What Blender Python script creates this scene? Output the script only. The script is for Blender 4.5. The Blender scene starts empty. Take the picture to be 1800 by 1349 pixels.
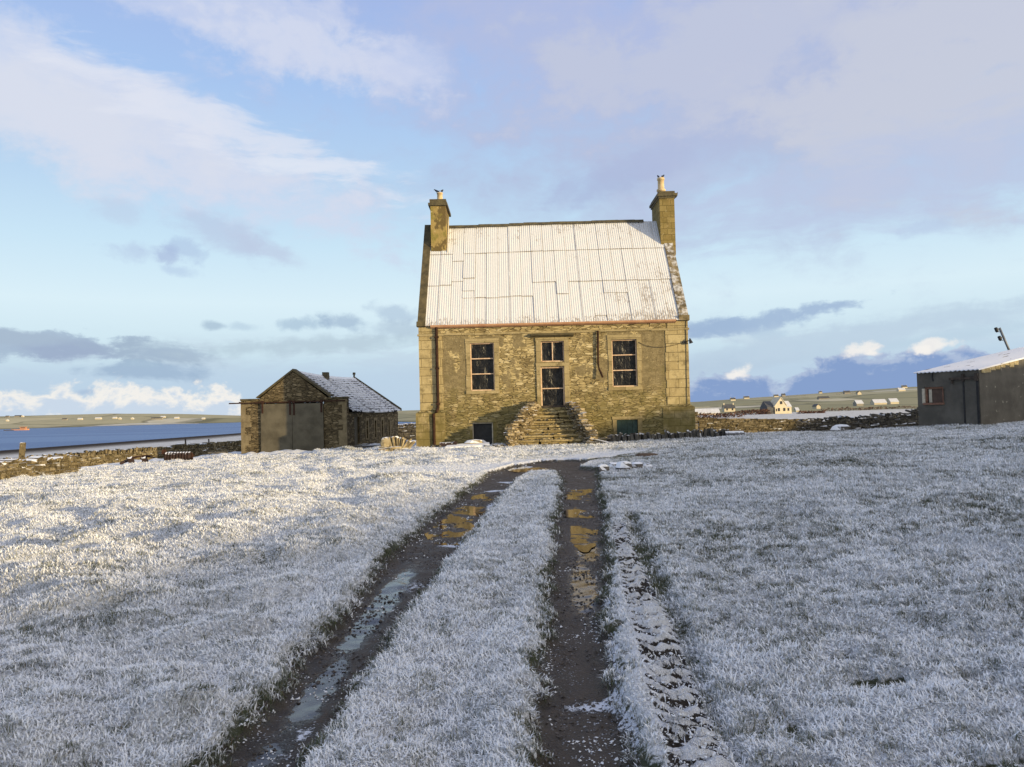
import bpy, math, random
import numpy as np
from mathutils import Vector, Matrix

S = bpy.context.scene
COL = S.collection
R = math.radians

# ------------------------------------------------------------------ camera
F_PX = 1412.0
PITCH, ROLL = R(2.05), R(1.4)
CAM = np.array([0.0, 0.0, 1.6])
_F = np.array([0, math.cos(PITCH), math.sin(PITCH)])
_U0 = np.array([0, -math.sin(PITCH), math.cos(PITCH)])
_R0 = np.array([1.0, 0, 0])
_R = math.cos(ROLL) * _R0 - math.sin(ROLL) * _U0
_U = math.sin(ROLL) * _R0 + math.cos(ROLL) * _U0

def ray(px, py):
    return _F * F_PX + _R * (px - 900) - _U * (py - 674.5)

def P(px, py, Y):
    """point of the photograph's pixel on the plane y = Y"""
    d = ray(px, py)
    return CAM + d * (Y / d[1])

cam = bpy.data.cameras.new('camera')
cam.sensor_width = 36
cam.lens = 36 * F_PX / 1800
cam.clip_start, cam.clip_end = 0.1, 20000
co = bpy.data.objects.new('camera', cam)
COL.objects.link(co)
m = Matrix(((_R[0], _U[0], -_F[0], CAM[0]), (_R[1], _U[1], -_F[1], CAM[1]), (_R[2], _U[2], -_F[2], CAM[2]), (0, 0, 0, 1)))
co.matrix_world = m
S.camera = co

# ------------------------------------------------------------------ noise
def _hash(ix, iy, seed):
    n = (ix.astype(np.int64) * 374761393 + iy.astype(np.int64) * 668265263 + seed * 974711) & 0xffffffff
    n = ((n ^ (n >> 13)) * 1274126177) & 0xffffffff
    n = ((n ^ (n >> 15)) * 2246822519) & 0xffffffff
    return ((n ^ (n >> 16)) & 0xffff) / 65535.0

def vn(x, y, seed=0):
    x = np.asarray(x, float); y = np.asarray(y, float)
    ix, iy = np.floor(x), np.floor(y)
    fx, fy = x - ix, y - iy
    fx = fx * fx * (3 - 2 * fx); fy = fy * fy * (3 - 2 * fy)
    a = _hash(ix, iy, seed); b = _hash(ix + 1, iy, seed)
    c = _hash(ix, iy + 1, seed); d = _hash(ix + 1, iy + 1, seed)
    return (a + (b - a) * fx) * (1 - fy) + (c + (d - c) * fx) * fy

def fbm(x, y, seed=0, octv=3, gain=.5):
    s, a, t = 0, 1.0, 0
    for k in range(octv):
        s = s + a * vn(x * 2 ** k + 17.3 * k, y * 2 ** k - 9.1 * k, seed + k)
        t += a; a *= gain
    return s / t

def sm(x, a, b):
    t = np.clip((np.asarray(x, float) - a) / (b - a), 0, 1)
    return t * t * (3 - 2 * t)

# ------------------------------------------------------------------ terrain
def base_near(X, Y):
    X = np.asarray(X, float); Y = np.asarray(Y, float)
    xp = np.clip(X, 0, 45)
    z = .025 * xp + .0002 * xp * xp
    xn = np.clip(-X, 0, None)
    z = z - np.where(xn < 15, .0018 * xn * xn, .405 + .054 * (xn - 15))
    z = z - .05 * np.clip(Y - 34, 0, 20) * sm(X, 6, 20)
    z = z - .02 * np.clip(Y - 46, 0, 14) * (1 - sm(X, 6, 20))
    return z

SHORE_Y = [-400, 0, 240, 392, 592, 700, 900, 1300, 2500, 9000]
SHORE_X = [-150, -140, -136, -133, -77, 0, 120, 400, 1100, 4000]
FAR_A = [-3, -.9, -.637, -.45, -.34, -.2, -.13, -.05, 0.02]
FAR_R = [1500, 1500, 1518, 1800, 1960, 1300, 930, 800, 760]
HILL_A = [-3, -.8, -.637, -.5, -.42, -.34, -.2, -.13, 0, .1, .227, .35, .496, .64, 2]
HILL_PX = [14, 14, 15, 15, 12, 6, 6, 7.5, 8, 9, 10, 18, 27.5, 32, 30]

def land(X, Y):
    X = np.asarray(X, float); Y = np.asarray(Y, float)
    r = np.sqrt(X * X + Y * Y)
    near = base_near(X, Y)
    d = X - np.interp(Y, SHORE_Y, SHORE_X)
    q = np.clip(d / 125, 0, 1)
    coast = -7 + 5.3 * (1 - (1 - q) ** 1.7)
    coast = coast + (fbm(X / 60, Y / 60, 5) - .5) * .8 * q
    coast = coast + 1.3 * np.exp(-((d - 24) / 13) ** 2)
    coast = np.where(d < 0, -7 + d * .06, coast)
    z = near + (coast - near) * sm(r, 55, 130)
    # hills, seen over the land on the right and over the water on the left
    Yc = np.maximum(Y, 1)
    a = np.where(Y > 1, X / Yc, np.sign(X) * 3)
    rf = np.interp(a, FAR_A, FAR_R)
    px = np.interp(a, HILL_A, HILL_PX)
    Yr = np.where(a < -.05, np.where(a < -.27, 2500, 2300), 2200)
    top = 1.6 + px / F_PX * Yr
    w = sm(a, -.05, .03)
    start = rf * (1 - w) + 560 * w
    low = -7 * (1 - w) + np.where(z > -3, z, -1.6) * w
    t = np.clip((Y - start) / (Yr - start), 0, 1.0)
    prof = t * t * (3 - 2 * t) * .55 + t * .45
    hill = low + (top - low) * prof - np.clip(Y - Yr, 0, 5000) * .012
    hill = hill + (fbm(X / 260, Y / 200, 9) - .5) * 5 * sm(t, .05, .3) * (1 - sm(t, .8, 1) * .7)
    return np.where(Y > start, hill, np.maximum(z, -12))

def G(px, py):
    """pixel -> point on the near ground"""
    z = 0.0
    d = ray(px, py)
    for _ in range(12):
        t = (z - CAM[2]) / d[2]
        p = CAM + t * d
        z = float(base_near(p[0], p[1]))
    return CAM + t * d

# wheel tracks, measured on the ground
def _track(rows):
    ys, cs, hs = [], [], []
    for py, xl, xr in rows:
        a, b = G(xl, py), G(xr, py)
        ys.append((a[1] + b[1]) / 2); cs.append((a[0] + b[0]) / 2); hs.append((b[0] - a[0]) / 2)
    ys.insert(0, -20); cs.insert(0, cs[0] + (cs[0] - cs[2]) / (ys[1] - ys[3]) * (-20 - ys[1]) * .5); hs.insert(0, hs[0])
    return ys, cs, hs
T_R = _track([(1349, 925, 1135), (1280, 930, 1115), (1200, 938, 1092), (1100, 952, 1078), (1000, 965, 1076), (950, 970, 1074),
              (900, 976, 1066), (860, 984, 1060), (835, 985, 1056), (825, 975, 1052)])
T_L = _track([(1349, 330, 545), (1280, 405, 590), (1200, 480, 640), (1100, 570, 710), (1050, 612, 742), (1000, 655, 780),
              (950, 708, 820), (900, 765, 862), (870, 805, 885), (845, 838, 905), (830, 855, 930)])
_lane = [(925, 1080, 1098), (950, 1082, 1108), (1000, 1092, 1130), (1050, 1100, 1155), (1100, 1115, 1185), (1200, 1140, 1225), (1300, 1170, 1265), (1349, 1180, 1290)]
T_T = _track(_lane[::-1])
_trough = [(900, 1100, 1118), (950, 1106, 1142), (1000, 1126, 1165), (1100, 1178, 1215), (1200, 1222, 1256), (1349, 1290, 1330)]
T_G = _track(_trough[::-1])
# the muddy bend in front of the house
_cx = [(868, 829, .7), (900, 822.5, 1.4), (950, 818, 2.2), (1000, 815, 2.2), (1035, 809, .45), (1090, 801.5, .16), (1142, 796.5, .10)]
_cp = [(G(a, b), h) for a, b, h in _cx]
C_X = [p[0] for p, h in _cp]; C_Y = [p[1] for p, h in _cp]; C_H = [h for p, h in _cp]

def sd_line(T, X, Y, yend, fade=.5):
    c = np.interp(Y, T[0], T[1]); h = np.interp(Y, T[0], T[2])
    return h - np.abs(X - c) - np.clip(Y - yend, 0, 99) * fade

def sd_cross(X, Y):
    c = np.interp(X, C_X, C_Y); h = np.interp(X, C_X, C_H)
    return (h - np.abs(Y - c)) * .45 - np.clip(X - C_X[-1], 0, 99) - np.clip(C_X[0] - X, 0, 99)

def sd_snowroad(X, Y):
    """smooth snow lying on the bend"""
    c = np.interp(X, C_X, C_Y) + 1.4
    a = 1.7 - np.abs(Y - c)
    return (a - np.clip(X - C_X[-1] + 1.5, 0, 99) - np.clip(C_X[0] - 2.5 - X, 0, 99)) * .5

def track_sd(X, Y):
    n = (fbm(X / .13, Y / .17, 31, 3) - .5) * .22 + (fbm(X / .8, Y / 1.1, 37, 2) - .5) * .14
    a = np.maximum(sd_line(T_R, X, Y, T_R[0][-1]), sd_line(T_L, X, Y, T_L[0][-1]))
    return np.maximum(a, sd_cross(X, Y)) + n

def holes(X, Y):
    h = 0
    for px, py, a, b, d in [(1492, 1155, .16, .12, .10), (1565, 1195, .22, .10, .16), (1710, 1195, .18, .10, .10), (1375, 1265, .16, .13, .09),
                            (1745, 1130, .3, .18, .06), (1360, 1060, .3, .2, .06), (1440, 1340, .45, .08, .10), (1690, 1345, .4, .1, .1)]:
        g = G(px, py)
        h = h + d * np.exp(-(((X - g[0]) / a) ** 2 + ((Y - g[1]) / b) ** 2))
    return h * np.clip(.25 + 2.6 * (fbm(X / .16, Y / .13, 77, 3) - .33), 0, 1.3)
FOOT = []        # ground rectangles under buildings, kept free of grass: (cx, cy, hx, hy, angle)

def relief(X, Y):
    left = 1 - sm(X, -1.5, 1.5)
    k = .55 + .6 * left
    big = (fbm(X / 2.6, Y / 2.6, 41, 2) - .5) * .16
    hum = np.clip(fbm(X / .80, Y / .62, 43, 2) - .40, 0, 1) * (.20 + .16 * left)
    sml = (fbm(X / .23, Y / .23, 47, 2) - .5) * .05
    return (big + hum + sml) * k + (fbm(X / 1.1, Y / 1.1, 49, 2) - .5) * .07 * (1 - left)

def lugs(X, Y):
    cx = np.interp(Y, T_T[0], T_T[1])
    sp_ = .155
    ph = (Y - np.abs(X - cx + .05) * .55 + (fbm(X / .3, Y / .3, 59, 2) - .5) * .16) / sp_
    a = np.abs((ph % 1) - .5) * 2 + (fbm(X / .045, Y / .045, 58, 3) - .5) * 1.1 + (fbm(X / .28, Y / .35, 56, 2) - .5) * .9
    return sm(a, .48, .86)

def ground_z(X, Y, sd=None):
    if sd is None:
        sd = track_sd(X, Y)
    z = base_near(X, Y)
    onfield = sm(-sd, .0, .5)
    hill_ = relief(X, Y)
    flat = sm(Y, 2, -6) * .3
    near_bend = sm(sd_cross(X, Y), -1.6, -.1) * (Y > 15)
    z = z + hill_ * (1 - .85 * near_bend) * onfield * (1 - flat) * (1 - .85 * sm(sd_snowroad(X, Y), -.3, .2))
    z = z - .085 * sm(sd, -.07, .12) + .03 * sm(-sd, -.02, .10) * (1 - sm(-sd, .1, .5))
    z = z + sm(sd, 0, .1) * ((fbm(X / .45, Y / .8, 53, 3) - .5) * .05 + (fbm(X / .12, Y / .16, 57, 2) - .5) * .018)
    z = z - holes(X, Y)
    # tyre marks pressed beside the right track, with lugs across them
    lane = sd_line(T_T, X, Y, T_T[0][-1])
    lm = sm(lane, -.03, .06)
    cx = np.interp(Y, T_T[0], T_T[1])
    lug = lugs(X, Y)
    z = z + lm * (-.060 + .060 * lug * (.6 + .8 * vn(X / .06, Y / .06, 55)))
    z = z - .07 * sm(sd_line(T_G, X, Y, T_G[0][-1]), -.06, .08)
    return z

def frost(X, Y):
    """how much of the grass carries snow, 0-1"""
    f = .67 + .09 * (1 - sm(X, -1, 2)) - .05 * sm(X, 1.5, 5)
    f = f + (fbm(X / 1.6, Y / 1.6, 61, 3) - .5) * .55 + (fbm(X / .35, Y / .35, 67, 2) - .5) * .35
    f = f - .25 * sm(sd_line(T_G, X, Y, T_G[0][-1]), -.06, .08)
    f = f - .38 * sm(-track_sd(X, Y), .11, .0)
    f = f - sm(holes(X, Y), .02, .08) * .7
    f = f + .3 * sm(sd_snowroad(X, Y), -.1, .2)
    return np.clip(f, 0, 1)

# ------------------------------------------------------------------ object helpers
def tag(o, label=None, cat=None, group=None, kind=None):
    if label: o['label'] = label
    if cat: o['category'] = cat
    if group: o['group'] = group
    if kind: o['kind'] = kind
    return o

def empty(name, loc, rz=0, **k):
    o = bpy.data.objects.new(name, None)
    o.location = loc
    o.rotation_euler = (0, 0, rz)
    COL.objects.link(o)
    return tag(o, **k)

class MB:
    """collects polygons, then links them as one mesh object"""
    def __init__(self, seed=1):
        self.v, self.f, self.uv = [], [], []
        self.rng = random.Random(seed)
    def face(self, pts, uv=None):
        n = len(self.v)
        self.v += [tuple(p) for p in pts]
        self.f.append(tuple(range(n, n + len(pts))))
        self.uv.append(uv or [(0.5, 0.5)] * len(pts))
    def poly(self, verts, faces):
        n = len(self.v)
        self.v += [tuple(p) for p in verts]
        for f in faces:
            self.f.append(tuple(i + n for i in f)); self.uv.append([(.5, .5)] * len(f))
    def box(self, x0, x1, y0, y1, z0, z1, jit=0):
        r = self.rng
        v = [(x, y, z) for z in (z0, z1) for y in (y0, y1) for x in (x0, x1)]
        if jit: v = [tuple(c + r.uniform(-jit, jit) for c in p) for p in v]
        self.poly(v, [(0, 2, 3, 1), (4, 5, 7, 6), (0, 1, 5, 4), (2, 6, 7, 3), (0, 4, 6, 2), (1, 3, 7, 5)])
    def obox(self, c, h, rot=(0, 0, 0), jit=0.0, chamfer=0.0):
        """turned box with rough corners"""
        r = self.rng
        M = Matrix.Rotation(rot[2], 3, 'Z') @ Matrix.Rotation(rot[1], 3, 'Y') @ Matrix.Rotation(rot[0], 3, 'X')
        v = []
        for z in (-1, 1):
            for y in (-1, 1):
                for x in (-1, 1):
                    p = Vector((x * h[0] * (1 + r.uniform(-jit, jit)), y * h[1] * (1 + r.uniform(-jit, jit)), z * h[2] * (1 + r.uniform(-jit, jit))))
                    v.append(M @ p + Vector(c))
        self.poly(v, [(0, 2, 3, 1), (4, 5, 7, 6), (0, 1, 5, 4), (2, 6, 7, 3), (0, 4, 6, 2), (1, 3, 7, 5)])
    def rock(self, c, h, rot=0, n=10, m=6, rough=.25):
        """rough rounded boulder"""
        r = self.rng
        s = r.randint(0, 9999)
        verts = []
        for j in range(m + 1):
            th = math.pi * j / m
            for i in range(n):
                ph = 2 * math.pi * i / n
                d = 1 + rough * (float(vn(i * .9 + s, j * 1.1 + (1 if i % n else 1), s)) - .5) * 2
                if j in (0, m): d = 1
                x, y, z = math.sin(th) * math.cos(ph) * d, math.sin(th) * math.sin(ph) * d, math.cos(th) * (1 if j else 1)
                x, y, z = [math.copysign(abs(k) ** .75, k) for k in (x, y, z)]
                x, y = x * h[0], y * h[1]
                verts.append((c[0] + x * math.cos(rot) - y * math.sin(rot), c[1] + x * math.sin(rot) + y * math.cos(rot), c[2] + z * h[2]))
        faces = []
        for j in range(m):
            for i in range(n):
                a, b = j * n + i, j * n + (i + 1) % n
                faces.append((a, a + n, b + n, b))
        self.poly(verts, faces)
    def tube(self, pts, rad, n=8, caps=True):
        pts = [Vector(p) for p in pts]
        if not isinstance(rad, (list, tuple)): rad = [rad] * len(pts)
        verts, faces = [], []
        for k, p in enumerate(pts):
            d = (pts[min(k + 1, len(pts) - 1)] - pts[max(k - 1, 0)]).normalized()
            a = d.orthogonal().normalized() if abs(d.z) < .95 else Vector((1, 0, 0))
            a = (a - d * a.dot(d)).normalized(); b = d.cross(a)
            for i in range(n):
                t = 2 * math.pi * i / n
                verts.append(p + (a * math.cos(t) + b * math.sin(t)) * rad[k])
        for k in range(len(pts) - 1):
            for i in range(n):
                j = (i + 1) % n
                faces.append((k * n + i, k * n + j, (k + 1) * n + j, (k + 1) * n + i))
        if caps:
            faces.append(tuple(range(n))[::-1]); faces.append(tuple((len(pts) - 1) * n + i for i in range(n)))
        self.poly(verts, faces)
    def prism(self, pts, axis, a, b):
        """flat outline pushed along an axis: pts are (u, v) in the two other axes"""
        def mk(p, w):
            return {'x': (w, p[0], p[1]), 'y': (p[0], w, p[1]), 'z': (p[0], p[1], w)}[axis]
        n = len(pts)
        v = [mk(p, a) for p in pts] + [mk(p, b) for p in pts]
        f = [tuple(range(n))[::-1], tuple(range(n, 2 * n))] + [(i, (i + 1) % n, n + (i + 1) % n, n + i) for i in range(n)]
        self.poly(v, f)
    def build(self, name, mat, parent=None, off=(0, 0, 0), smooth=False):
        me = bpy.data.meshes.new(name)
        vs = np.array(self.v, float) - np.array(off)
        me.from_pydata(vs.tolist(), [], self.f)
        uvl = me.uv_layers.new(name='UVMap')
        flat = [c for f in self.uv for uv in f for c in uv]
        uvl.data.foreach_set('uv', flat)
        me.materials.append(mat)
        me.update()
        import bmesh
        bm = bmesh.new(); bm.from_mesh(me)
        bmesh.ops.recalc_face_normals(bm, faces=bm.faces)
        bm.to_mesh(me); bm.free()
        if smooth:
            me.polygons.foreach_set('use_smooth', [True] * len(me.polygons))
        o = bpy.data.objects.new(name, me)
        COL.objects.link(o)
        if parent is not None: o.parent = parent
        return o

def raw_mesh(name, verts, faces, mat, attrs=None, smooth=False):
    """fast numpy mesh: faces is an (n, k) array"""
    me = bpy.data.meshes.new(name)
    nv, (nf, k) = len(verts), faces.shape
    me.vertices.add(nv); me.vertices.foreach_set('co', np.ascontiguousarray(verts, np.float32).ravel())
    me.loops.add(nf * k); me.loops.foreach_set('vertex_index', faces.astype(np.int32).ravel())
    me.polygons.add(nf)
    me.polygons.foreach_set('loop_start', np.arange(0, nf * k, k, dtype=np.int32))
    me.polygons.foreach_set('use_smooth', np.full(nf, smooth))
    for n_, a in (attrs or {}).items():
        at = me.attributes.new(n_, 'FLOAT', 'POINT'); at.data.foreach_set('value', np.asarray(a, np.float32))
    me.materials.append(mat)
    me.update(calc_edges=True)
    o = bpy.data.objects.new(name, me)
    COL.objects.link(o)
    return o

# ------------------------------------------------------------------ material helpers
class NT:
    def __init__(self, name=None, tree=None):
        if tree is None:
            self.mat = bpy.data.materials.new(name); self.mat.use_nodes = True
            tree = self.mat.node_tree
        self.t = tree
        tree.nodes.clear()
    def n(self, ty, ins=None, out=0, **attrs):
        nd = self.t.nodes.new('ShaderNode' + ty)
        for k, v in attrs.items(): setattr(nd, k, v)
        for k, v in (ins or {}).items():
            if v is None: continue
            s = nd.inputs[k]
            if isinstance(v, bpy.types.NodeSocket): self.t.links.new(v, s)
            elif isinstance(v, (tuple, list)) and s.type == 'RGBA' and len(v) == 3: s.default_value = (*v, 1)
            else: s.default_value = v
        return nd if out is None else nd.outputs[out]
    def m(self, op, a, b=0.0, c=None, clamp=False):
        return self.n('Math', {0: a, 1: b, 2: c}, operation=op, use_clamp=clamp)
    def vm(self, op, a, b=None):
        return self.n('VectorMath', {0: a, 1: b}, operation=op)
    def coord(self, kind='Object'):
        return self.n('TexCoord', out=kind)
    def scale(self, v, s):
        return self.n('VectorMath', {0: v, 1: s}, operation='MULTIPLY')
    def noise(self, v, sc, det=3, rough=.55, dist=0.0, out=0):
        return self.n('TexNoise', {'Vector': v, 'Scale': sc, 'Detail': det, 'Roughness': rough, 'Distortion': dist}, out=out)
    def vor(self, v, sc, feature='F1', out=0, rnd=1.0):
        return self.n('TexVoronoi', {'Vector': v, 'Scale': sc, 'Randomness': rnd}, out=out, feature=feature)
    def mix(self, f, a, b, blend='MIX'):
        nd = self.n('Mix', None, out=None, data_type='RGBA', blend_type=blend)
        for i, v in ((0, f), (6, a), (7, b)):
            s = nd.inputs[i]
            if isinstance(v, bpy.types.NodeSocket): self.t.links.new(v, s)
            elif i == 0: s.default_value = v
            else: s.default_value = (*v, 1) if len(v) == 3 else v
        return nd.outputs[2]
    def ss(self, x, a, b):
        return self.n('MapRange', {0: x, 1: a, 2: b, 3: 0.0, 4: 1.0}, interpolation_type='SMOOTHSTEP')
    def ramp(self, f, stops):
        nd = self.n('ValToRGB', {0: f}, out=None)
        el = nd.color_ramp.elements
        while len(el) < len(stops): el.new(.5)
        for e, (p, c) in zip(el, stops):
            e.position = p; e.color = (*c, 1)
        return nd.outputs[0]
    def attr(self, name, out='Fac'):
        return self.n('Attribute', out=out, attribute_name=name)
    def bump(self, h, st=.5, dist=.02):
        return self.n('Bump', {'Height': h, 'Strength': st, 'Distance': dist})
    def isl(self):
        return self.n('NewGeometry', out='Random Per Island')
    def up(self):
        return self.n('SeparateXYZ', {0: self.n('NewGeometry', out='Normal')}, out=2)
    def out(self, col, rough=.8, normal=None, spec=.3, metal=0.0, **kw):
        b = self.n('BsdfPrincipled', {'Base Color': col, 'Roughness': rough, 'Metallic': metal, 'Specular IOR Level': spec, 'Normal': normal, **kw}, out=None)
        self.t.links.new(b.outputs[0], self.n('OutputMaterial', out=None).inputs[0])
        return self.mat
# ------------------------------------------------------------------ materials
M = {}
SNOW = (.80, .81, .83)

def snow_top(t, col, lo=.55, hi=.8, amt=1.0, sc=9.0):
    """snow lying on faces that look upward"""
    n = t.noise(t.coord(), sc, 3)
    f = t.m('ADD', t.up(), t.m('MULTIPLY', t.m('SUBTRACT', n, .5), .6))
    f = t.m('MULTIPLY', t.ss(f, lo, hi), amt)
    return t.mix(f, col, SNOW)

def mk_rubble():
    """old house front: thin courses of rubble with patches of worn render"""
    t = NT('rubble_masonry')
    c = t.coord()
    w = t.n('VectorMath', {0: c, 1: t.scale(t.n('TexNoise', {'Vector': c, 'Scale': 3.5, 'Detail': 2}, out=1), (.13, .13, .10))}, operation='ADD')
    s = t.scale(w, (3.3, 3.3, 11.5))
    cell = t.vor(s, 1.0, out='Color')
    edge = t.vor(s, 1.0, feature='DISTANCE_TO_EDGE')
    val = t.n('SeparateColor', {0: cell}, out=0)
    stone = t.ramp(val, [(0, (.19, .145, .065)), (.35, (.30, .235, .11)), (.7, (.42, .33, .16)), (1, (.56, .47, .27))])
    grime = t.noise(c, 1.1, 5, .65)
    stone = t.mix(t.ss(grime, .48, .72), stone, (.165, .125, .06))
    joint = t.ss(edge, .075, .0)
    jn = t.noise(c, 6, 3)
    stone = t.mix(t.m('MULTIPLY', joint, t.ss(jn, .35, .6)), stone, (.06, .045, .025))
    fleck = t.m('MULTIPLY', t.ss(t.noise(t.scale(c, (1, 1, 1.8)), 13, 2), .66, .74), .75)
    stone = t.mix(fleck, stone, (.52, .44, .26))
    # worn render, in patches
    x = t.n('SeparateXYZ', {0: c}, out=None)
    band = t.m('MULTIPLY', t.ss(x.outputs[2], 1.9, 3.0), t.ss(x.outputs[2], 5.35, 5.2))
    side = t.m('ADD', t.m('MULTIPLY', t.m('ABSOLUTE', x.outputs[0]), .055), -.10)
    hn = t.m('ADD', t.noise(t.scale(c, (1, 1, .8)), .95, 5, .6), side)
    harl = t.m('MULTIPLY', t.ss(hn, .53, .56), band)
    hcol = t.mix(t.ss(t.noise(c, 3, 5, .7), .35, .7), (.165, .13, .066), (.26, .208, .11))
    hcol = t.mix(t.m('MULTIPLY', t.ss(t.noise(c, 16, 3), .56, .70), .6), hcol, (.40, .32, .16))
    hcol = t.mix(t.m('MULTIPLY', t.ss(t.noise(c, 5.5, 5, .75), .52, .66), .75), hcol, (.115, .088, .044))
    hcol = t.mix(t.m('MULTIPLY', t.ss(t.noise(t.scale(c, (1, 1, 2.2)), 4.2, 4, .7), .60, .68), .8), hcol, stone)
    col = t.mix(harl, stone, hcol)
    rim = t.m('MULTIPLY', t.m('MULTIPLY', t.ss(hn, .49, .53), t.ss(hn, .57, .54)), band)
    col = t.mix(t.m('MULTIPLY', rim, t.ss(t.noise(c, 2.2, 2), .42, .6)), col, (.50, .40, .20))
    moss = t.m('MULTIPLY', t.ss(t.m('ADD', t.noise(c, 1.6, 4, .6), t.m('MULTIPLY', x.outputs[2], -.12)), .10, .40), .75)
    col = t.mix(moss, col, t.mix(t.noise(c, 8, 2), (.12, .10, .035), (.20, .165, .06)))
    h = t.m('ADD', t.m('MULTIPLY', t.m('SUBTRACT', 1.0, joint), t.m('SUBTRACT', 1.0, t.m('MULTIPLY', harl, .85))), t.m('MULTIPLY', t.noise(c, 18, 4), .6))
    h = t.m('ADD', h, t.m('MULTIPLY', val, .5))
    h = t.m('ADD', h, t.m('MULTIPLY', harl, .9))
    return t.out(col, .92, t.bump(h, 1.0, .035), spec=.15)
M['rubble'] = mk_rubble()

def mk_ashlar(name, lo, hi, bw=.9, bh=.42, mort=.012, moss_amt=.5, mz=-.10):
    """dressed stone blocks"""
    t = NT(name)
    c = t.coord()
    g = t.n('SeparateXYZ', {0: c}, out=None)
    v = t.n('CombineXYZ', {0: t.m('ADD', g.outputs[0], t.m('MULTIPLY', g.outputs[1], .73)), 1: g.outputs[2], 2: 0.0})
    nd = t.n('TexBrick', {'Vector': v, 'Color1': lo, 'Color2': hi, 'Mortar': tuple(k * .35 for k in lo), 'Scale': 1.0,
                          'Mortar Size': mort, 'Mortar Smooth': .4, 'Brick Width': bw, 'Row Height': bh}, out=None)
    col = t.mix(t.ss(t.noise(c, 2.3, 5, .68), .45, .75), nd.outputs[0], tuple(k * .52 for k in lo))
    col = t.mix(t.m('MULTIPLY', t.ss(t.noise(c, 11, 3), .62, .72), .6), col, (.55, .47, .29))
    moss = t.m('MULTIPLY', t.ss(t.m('ADD', t.noise(c, 1.9, 4, .6), t.m('MULTIPLY', g.outputs[2], mz)), .22, .5), moss_amt)
    col = t.mix(moss, col, (.13, .105, .028))
    h = t.m('SUBTRACT', t.m('MULTIPLY', t.noise(c, 14, 5, .65), .8), nd.outputs[1])
    return t.out(col, .9, t.bump(h, .8, .02), spec=.15)
M['ashlar'] = mk_ashlar('dressed_stone', (.33, .255, .120), (.43, .345, .175))
M['chimney'] = mk_ashlar('chimney_stone', (.24, .17, .065), (.36, .27, .115), .42, .30, .010, .5, 0.0)
M['plinth'] = mk_ashlar('plinth_stone', (.29, .225, .105), (.37, .295, .145), .55, .36, .010, .75)
M['margin'] = mk_ashlar('margin_stone', (.275, .215, .105), (.35, .28, .145), 2.2, .55, .008, .3)

def mk_render(name):
    """render half fallen from the stone, big dark blots"""
    t = NT(name); c = t.coord()
    hn = t.noise(t.scale(c, (1.3, 1, .8)), 1.2, 4, .6)
    col = t.mix(t.ss(hn, .47, .52), (.30, .22, .08), (.125, .09, .036))
    col = t.mix(t.ss(t.noise(c, 1.4, 3), .5, .62), col, (.20, .165, .045))
    col = t.mix(t.ss(t.noise(c, 7, 2), .68, .75), col, (.45, .37, .2))
    return t.out(col, .92, t.bump(t.noise(c, 12, 5), .8, .02), spec=.15)
M['worn_render'] = mk_render('worn_render')

def mk_plain(name, a, b, sc=6.0, rough=.8, spec=.3, metal=0.0, bs=.4, bd=.01, snow=0.0, lo=.55, hi=.8):
    t = NT(name); c = t.coord()
    col = t.mix(t.ss(t.noise(c, sc, 5, .65), .3, .7), a, b)
    if snow: col = snow_top(t, col, lo, hi, snow)
    return t.out(col, rough, t.bump(t.noise(c, sc * 3, 4), bs, bd), spec=spec, metal=metal)
M['dark_stone'] = mk_plain('dark_cap_stone', (.05, .042, .025), (.12, .10, .05), 5)
M['coping_l'] = mk_plain('mossy_coping', (.05, .042, .020), (.12, .095, .045), 3)
M['gutter'] = mk_plain('faded_red_paint', (.34, .17, .09), (.44, .26, .14), 2, .7)
M['rust_pipe'] = mk_plain('rusty_iron', (.026, .015, .010), (.055, .028, .017), 5, .85, .1)  # rust darkened so that the downpipe's shading sits in its colour
M['frame_wood'] = mk_plain('weathered_window_paint', (.50, .33, .20), (.66, .50, .36), 7, .75)
M['frame_pale'] = mk_plain('pale_frame_paint', (.42, .38, .28), (.60, .52, .40), 7, .75)
M['dark_wood'] = mk_plain('dark_timber', (.035, .028, .022), (.08, .06, .045), 6, .8)
M['green_board'] = mk_plain('dark_green_paint', (.012, .030, .026), (.028, .055, .046), 6, .6)
M['pot'] = mk_plain('clay_pot', (.45, .32, .15), (.62, .50, .30), 5, .7)
M['grey_door'] = mk_plain('grey_metal_sheet', (.080, .069, .046), (.135, .118, .08), 1.3, .65, .15, 0.0, .2, .004)
M['rust_red'] = mk_plain('red_rust', (.034, .018, .013), (.06, .030, .02), 6, .9, .1)
M['iron_snow'] = mk_plain('rusted_iron_with_snow', (.022, .014, .012), (.05, .028, .022), 7, .85, snow=1.0, lo=.7, hi=.85)
M['slate_dark'] = mk_plain('dark_stone_slab', (.05, .047, .042), (.12, .11, .09), 5, .8, snow=.75, lo=.75, hi=.95)
M['slab_lit'] = mk_plain('sunlit_stone_slab', (.20, .15, .075), (.40, .33, .19), 5, .85, snow=1.0, lo=.45, hi=.7)  # sunlight on the slabs is put into these warm pale colours
M['rock'] = mk_plain('snowy_rock', (.06, .055, .05), (.16, .14, .12), 4, .9, snow=1.0, lo=.15, hi=.45)
M['snow'] = mk_plain('lying_snow', (.72, .73, .75), (.84, .85, .87), 8, .7, .2, 0, .5, .02)
M['black'] = mk_plain('black_paint', (.012, .012, .013), (.03, .03, .03), 6, .6)
M['bird'] = mk_plain('black_feathers', (.008, .008, .010), (.02, .02, .024), 20, .45)
M['galv'] = mk_plain('galvanised_steel', (.10, .11, .12), (.17, .18, .19), 6, .5, .4)
M['wire'] = mk_plain('black_cable', (.02, .017, .014), (.04, .034, .03), 6, .7)
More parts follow.
